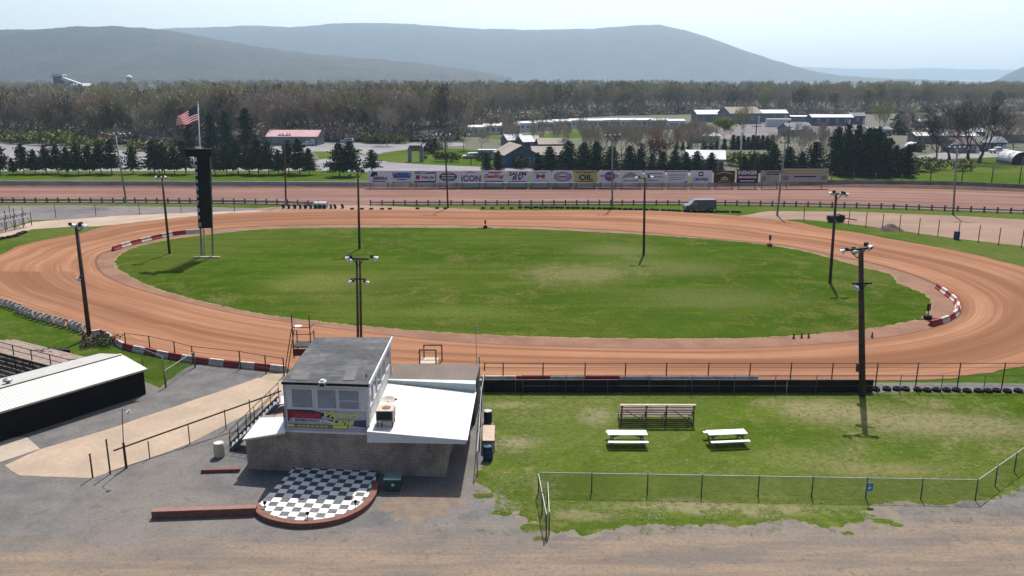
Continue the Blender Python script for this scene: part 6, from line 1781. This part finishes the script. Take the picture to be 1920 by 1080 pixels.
b = P(883, 308); t = thing('yard_sign', 'low dark sign board on the lawn right of the light pole', 'sign', b); MB().box((b.x, b.y, 1.7), (4.2, .2, .7)).build('panel', M['wood'], t); MB().box((b.x, b.y, .7), (.3, .2, 1.35)).build('post', M['wood'], t)

# ------------------------------------------------------------------ houses and sheds

def house(name, label, cat, px, py, w_, d_, h, rh, wall, roofm, rz=0.0, axis='x', win=3, group=None, eave=.4):
    c = P(px, py); t = thing(name, label, cat, (0, 0, 0), 0, group)
    MB().box((0, d_ / 2, h / 2), (w_, d_, h)).build('wall', M[wall], t)
    if axis == 'x':
        a = [(-w_ / 2 - eave, -eave, h), (w_ / 2 + eave, -eave, h), (w_ / 2 + eave, d_ / 2, h + rh), (-w_ / 2 - eave, d_ / 2, h + rh)]; b2 = [(-w_ / 2 - eave, d_ / 2, h + rh), (w_ / 2 + eave, d_ / 2, h + rh), (w_ / 2 + eave, d_ + eave, h), (-w_ / 2 - eave, d_ + eave, h)]
        g = [[(-w_ / 2, 0, h), (-w_ / 2, d_, h), (-w_ / 2, d_ / 2, h + rh * .93)], [(w_ / 2, d_, h), (w_ / 2, 0, h), (w_ / 2, d_ / 2, h + rh * .93)]]
    else:
        a = [(-w_ / 2 - eave, -eave, h), (0, -eave, h + rh), (0, d_ + eave, h + rh), (-w_ / 2 - eave, d_ + eave, h)]; b2 = [(0, -eave, h + rh), (w_ / 2 + eave, -eave, h), (w_ / 2 + eave, d_ + eave, h), (0, d_ + eave, h + rh)]
        g = [[(-w_ / 2, 0, h), (w_ / 2, 0, h), (0, 0, h + rh * .93)], [(w_ / 2, d_, h), (-w_ / 2, d_, h), (0, d_, h + rh * .93)]]
    MB().slab(a, .15).slab(b2, .15).build('roof', M[roofm], t)
    mb = MB(); [mb.add(q, [(0, 1, 2)]) for q in g]; mb.parts('gable', M[wall], t)
    for k in range(win):
        x = -w_ / 2 + w_ * (k + .7) / (win + .4)
        f = MB().box((x, -.03, h * .58), (min(1.3, w_ / (win + 1) * .7), .06, h * .36)).build('window', M['trim'] if wall != 'farwhite' else M['dark'], t); MB().box((x, -.07, h * .58), (min(1.0, w_ / (win + 1) * .5), .03, h * .28)).build('pane', M['glass'], f)
    MB().box((w_ * .42, -.03, h * .38), (1.0, .05, h * .74)).build('door', M['trim'] if wall != 'farwhite' else M['farbrown'], t)
    t.location = c; t.rotation_euler = (0, 0, rz); return t


house('long_building', 'long low building with pale pink metal roof at the woods edge', 'building', 548, 273, 17, 9, 3.0, 1.9, 'fargrey', 'pinkroof', -.05, 'x', 4)
house('house', 'blue-grey house with broad tan roof behind the billboards', 'house', 978, 313, 8.6, 12, 3.0, 2.5, 'farblue', 'fartan', .25, 'y', 2)
house('house', 'wing of tan-roofed house between the blue house and the spruces', 'house', 1032, 309, 8.5, 9, 2.6, 1.9, 'fargrey', 'fartan', .1, 'x', 3)
house('garage', 'small white-roofed garage behind the blue house, left one', 'garage', 968, 278, 5.5, 7, 2.6, 1.7, 'fargrey', 'farwhite', .35, 'x', 1)
house('garage', 'small white-roofed garage behind the blue house, right one', 'garage', 998, 280, 6, 7, 2.4, 1.8, 'farbrown', 'farwhite', .35, 'x', 1)
house('house', 'grey house with pale roof just right of the white-roofed garages', 'house', 1040, 285, 9.5, 8, 2.4, 1.6, 'farblue', 'fartan', .1, 'x', 3)
tr = [(893, 256), (925, 253), (957, 250), (990, 247), (1022, 245), (1054, 243), (1085, 241), (1116, 241), (1147, 240), (1178, 240), (1208, 240), (1238, 241), (1268, 242)]
for i, (x, y) in enumerate(tr):
    house('mobile_home', '%s white mobile home from the left in the long row before the woods' % ORD[i], 'mobile home', x, y, 7.8, 5, 3.6, .7, 'farwhite' if i % 3 else 'trim', 'farwhite', .12 + .02 * (i % 2), 'x', 3, 'row of white mobile homes', .15)
house('barn', 'low barn with white roof left of the grey gabled barn', 'barn', 1330, 229, 13, 10, 4, 2, 'fargrey', 'farwhite', .1, 'x', 2)
house('barn', 'big grey gabled barn with pale roof in the middle distance', 'barn', 1398, 232, 17, 13, 5.0, 3, 'fargrey', 'fartan', .25, 'x', 2)
house('barn', 'bright white-roofed shed right of the grey gabled barn', 'shed', 1452, 229, 13, 9, 4.5, 1.6, 'fargrey', 'farwhite', 0, 'x', 1)
house('trailer', 'long white semi-trailer box below the bright white roof', 'trailer', 1460, 238, 11, 3, 3.6, .1, 'farwhite', 'farwhite', -.05, 'x', 0, None, .02)
house('long_building', 'blue-walled low building with pale roof right of the semi-trailer', 'building', 1560, 236, 19, 8, 4, 1.2, 'farblue', 'farwhite', -.03, 'x', 4)
house('shed', 'thin green-edged low roof between the trailer and the blue-walled building', 'shed', 1505, 228, 12, 6, 2.6, .5, 'fargrey', 'farwhite', 0, 'x', 1)
house('house', 'house with blue-grey hipped roof below the semi-trailer', 'house', 1502, 256, 10, 9, 2.6, 2.4, 'fargrey', 'fargrey', .2, 'x', 2)
house('shed', 'reddish-grey shed at the right end of the blue-walled building', 'shed', 1608, 233, 7, 6, 4, 1.5, 'farbrown', 'fargrey', 0, 'x', 1)
house('mobile_home', 'white roofed home behind the left end of the arborvitae screen', 'mobile home', 1325, 268, 9, 7, 2.4, .8, 'fargrey', 'farwhite', .05, 'x', 3)
house('house', 'pale house beside the lime-green tree', 'house', 1300, 262, 7, 6, 2.8, 1.4, 'farwhite', 'farwhite', .1, 'x', 3)
house('house', 'small house with bright white roof and gable right above the billboards', 'house', 1322, 318, 9, 8, 2.6, 1.9, 'farwhite', 'farwhite', -.18, 'x', 2)
house('long_building', 'long white-roofed mobile home among the right-hand bare trees, front one', 'mobile home', 1775, 270, 21, 7, 2.8, 1.0, 'fargrey', 'farwhite', -.02, 'x', 5, 'white roofed homes on the right')
house('long_building', 'long white-roofed mobile home among the right-hand bare trees, rear one', 'mobile home', 1795, 262, 20, 7, 3.0, 1.0, 'fargrey', 'farwhite', -.02, 'x', 5, 'white roofed homes on the right')
house('house', 'dark-roofed house among the right-hand bare trees', 'house', 1812, 287, 8, 7, 2.6, 1.8, 'fargrey', 'farbrown', .05, 'x', 3)
house('house', 'grey-roofed house near the right edge behind the lawn', 'house', 1862, 283, 8, 7, 2.6, 1.6, 'farblue', 'fargrey', .05, 'x', 2)
house('mobile_home', 'distant pale home left of the big bare trees', 'mobile home', 1745, 240, 12, 6, 3, .8, 'fargrey', 'farwhite', 0, 'x', 4)
house('mobile_home', 'distant pale home between the big bare trees', 'mobile home', 1820, 238, 13, 6, 3, .8, 'farwhite', 'fartan', 0, 'x', 4)
house('mobile_home', 'distant pale home at the right edge in front of the woods', 'mobile home', 1895, 235, 13, 6, 3, .8, 'farblue', 'farwhite', 0, 'x', 4)
house('house', 'greenish house at the right edge above the domed shed', 'house', 1905, 268, 9, 7, 2.8, 1.6, 'fargrey', 'farbrown', 0, 'x', 2)
house('house', 'pale flat-roofed house with green trim left of the isolated evergreen', 'house', 1650, 255, 9, 7, 2.6, .8, 'farwhite', 'fargrey', 0, 'x', 3)


def dome(label, px, py, w_, d_):
    c = P(px, py); t = thing('domed_shed', label, 'shed', c); n = 12
    vs = [(c.x - w_ / 2 * math.cos(PI * i / n), c.y + yy_, .8 + w_ * .45 * math.sin(PI * i / n)) for yy_ in (-.2, d_) for i in range(n + 1)]
    MB().add(vs, [(i, i + n + 1, i + n + 2, i + 1) for i in range(n)]).build('roof', M['farwhite'], t)
    MB().add([(c.x - (w_ - .4) / 2 * math.cos(PI * i / n), c.y + .1, .8 + (w_ - .4) * .45 * math.sin(PI * i / n)) for i in range(n + 1)] + [(c.x + w_ / 2 - .2, c.y + .1, 0), (c.x - w_ / 2 + .2, c.y + .1, 0)], [tuple(range(n + 3))]).build('end_wall', M['dark'], t)
    MB().box((c.x - w_ / 2 + .1, c.y + d_ / 2, .4), (.1, d_, .8)).build('side_wall', M['fargrey'], t); MB().box((c.x + w_ / 2 - .1, c.y + d_ / 2, .4), (.1, d_, .8)).build('side_wall', M['fargrey'], t)
    MB().box((c.x + .6, c.y - .6, 1.1), (1.6, .8, 2.2)).build('panel', M['fargrey'], t)


dome('white domed shed at the right edge of the photo on the lawn', 1915, 309, 5.6, 7); dome('small white domed shelter right of the spruce clump', 1717, 284, 4.2, 4)
# far plant above the woods
b = AT(112, 150, 900); t = thing('mill_tower', 'dark mill tower with white sloping conveyor above the far woods', 'tower', (b.x, 900, 0))
MB().box((b.x, 900, HG(143, 900) / 2), (9, 9, HG(143, 900))).build('body', M['farblue'], t); MB().box((b.x, 900, HG(140, 900) - .5), (11, 10, 2.4)).build('roof', M['farwhite'], t); mb = MB(); mb.bar((b.x + 4, 897, HG(143, 900) - 2), (b.x + 24, 897, HG(160, 900)), 4, 3); mb.build('conveyor', M['farwhite'], t)
for x0, x1, y, lab in ((133, 148, 158, 'left white mill roof below the far tower'), (156, 173, 158, 'right white mill roof below the far tower'), (250, 271, 169, 'white far roof right of the water tower')):
    a = AT(x0, y, 880); b = AT(x1, y, 880); t = thing('mill_roof', lab, 'building', (a.x, 880, 0), 0, 'far mill buildings'); MB().box(((a.x + b.x) / 2, 880, (a.z - 2) / 2), (b.x - a.x, 10, a.z - 2)).build('wall', M['fargrey'], t); MB().slab([(a.x, 874, a.z - 1.9), (b.x, 874, a.z - 1.9), (b.x, 880, a.z + 1), (a.x, 880, a.z + 1)], .3).build('roof', M['farwhite'], t)
b = AT(242, 146, 900); t = thing('water_tower', 'small white water tower above the far woods', 'water tower', (b.x, 900, 0)); MB().lathe((b.x, 900, b.z), [(.5, -3), (3.4, -1.2), (3.6, .6), (2, 2.2), (.2, 2.8)], 14).build('tank', M['farwhite'], t, smooth=True)
for dx in (-2, 2): MB().tube((b.x + dx, 900, 0), (b.x + dx * .7, 900, b.z - 1), .3, .3, 6).build('leg', M['steel'], t)
# silver arched culvert at the speedway opening
a = P(604, 391); t = thing('arched_shelter', 'low silver arched cover at the speedway opening', 'shelter', a); n = 10
vs = [(a.x - 1.5 + yy_, a.y + .9 - .9 * math.cos(PI * i / n), 1.1 * math.sin(PI * i / n)) for yy_ in (0, 2.2) for i in range(n + 1)]
MB().add(vs, [(i, i + n + 1, i + n + 2, i + 1) for i in range(n)]).build('cover', M['galv'], t); MB().add([vs[i + n + 1] for i in range(n + 1)], [tuple(range(n + 1))]).build('end_panel', M['steel'], t)

# ------------------------------------------------------------------ loose grass tufts on the lawn and its ragged edge


def tufts():
    r = random.Random(77); K = MB()
    for x0, x1, y0, y1, n in ((893, 1000, 740, 1005, 2600), (1000, 1650, 955, 1003, 3400), (900, 1980, 735, 960, 7000), (1600, 1900, 940, 985, 900)):
        for _ in range(n):
            px, py = r.uniform(x0, x1), r.uniform(y0, y1); p = P(px, py)
            if noise.noise(Vector((p.x * .5, p.y * .5, 5))) < -.05: continue
            edge = py > 975 or (px < 930 and py > 780) or (px > 1640 and py > 935)
            if edge and (noise.noise(Vector((p.x * 1.3, p.y * 1.3, 8))) < .12 or r.random() < .5): continue
            mi = r.choice((0, 0, 0, 1, 1, 1, 2)); s = r.uniform(.025, .06) * (.7 if edge else 1)
            for _ in range(4):
                a = r.uniform(0, 6.28); q = p + Vector((r.uniform(-.12, .12), r.uniform(-.12, .12), r.uniform(.018, .045))); d = Vector((math.cos(a), math.sin(a), r.uniform(-.2, .2))) * s; e = Vector((-d.y, d.x, r.uniform(-.2, .2) * s)) * .6
                K.add([q + d, q + e, q - d, q - e], [(0, 1, 2, 3)], mi)
    o = K.build('grass', [flat('tuft1', (.10, .16, .02), .9), flat('tuft2', (.14, .19, .035), .9), flat('tuft3', (.24, .22, .11), .9)])
    tag(o, 'tufts of green and dry grass on the picnic lawn', 'grass', kind='stuff')


tufts()

# ------------------------------------------------------------------ overall reflectance of the painted and natural surfaces
for m in bpy.data.materials:
    if not m.use_nodes or 'Principled BSDF' not in m.node_tree.nodes: continue
    nt_ = m.node_tree; b_ = nt_.nodes['Principled BSDF']; s_ = b_.inputs['Base Color']
    if s_.is_linked:
        src = s_.links[0].from_socket
        k = .72
        c_ = mixc(nt_, 1.0, src, (k, k, k), 'MULTIPLY'); lnk(nt_, c_, s_)
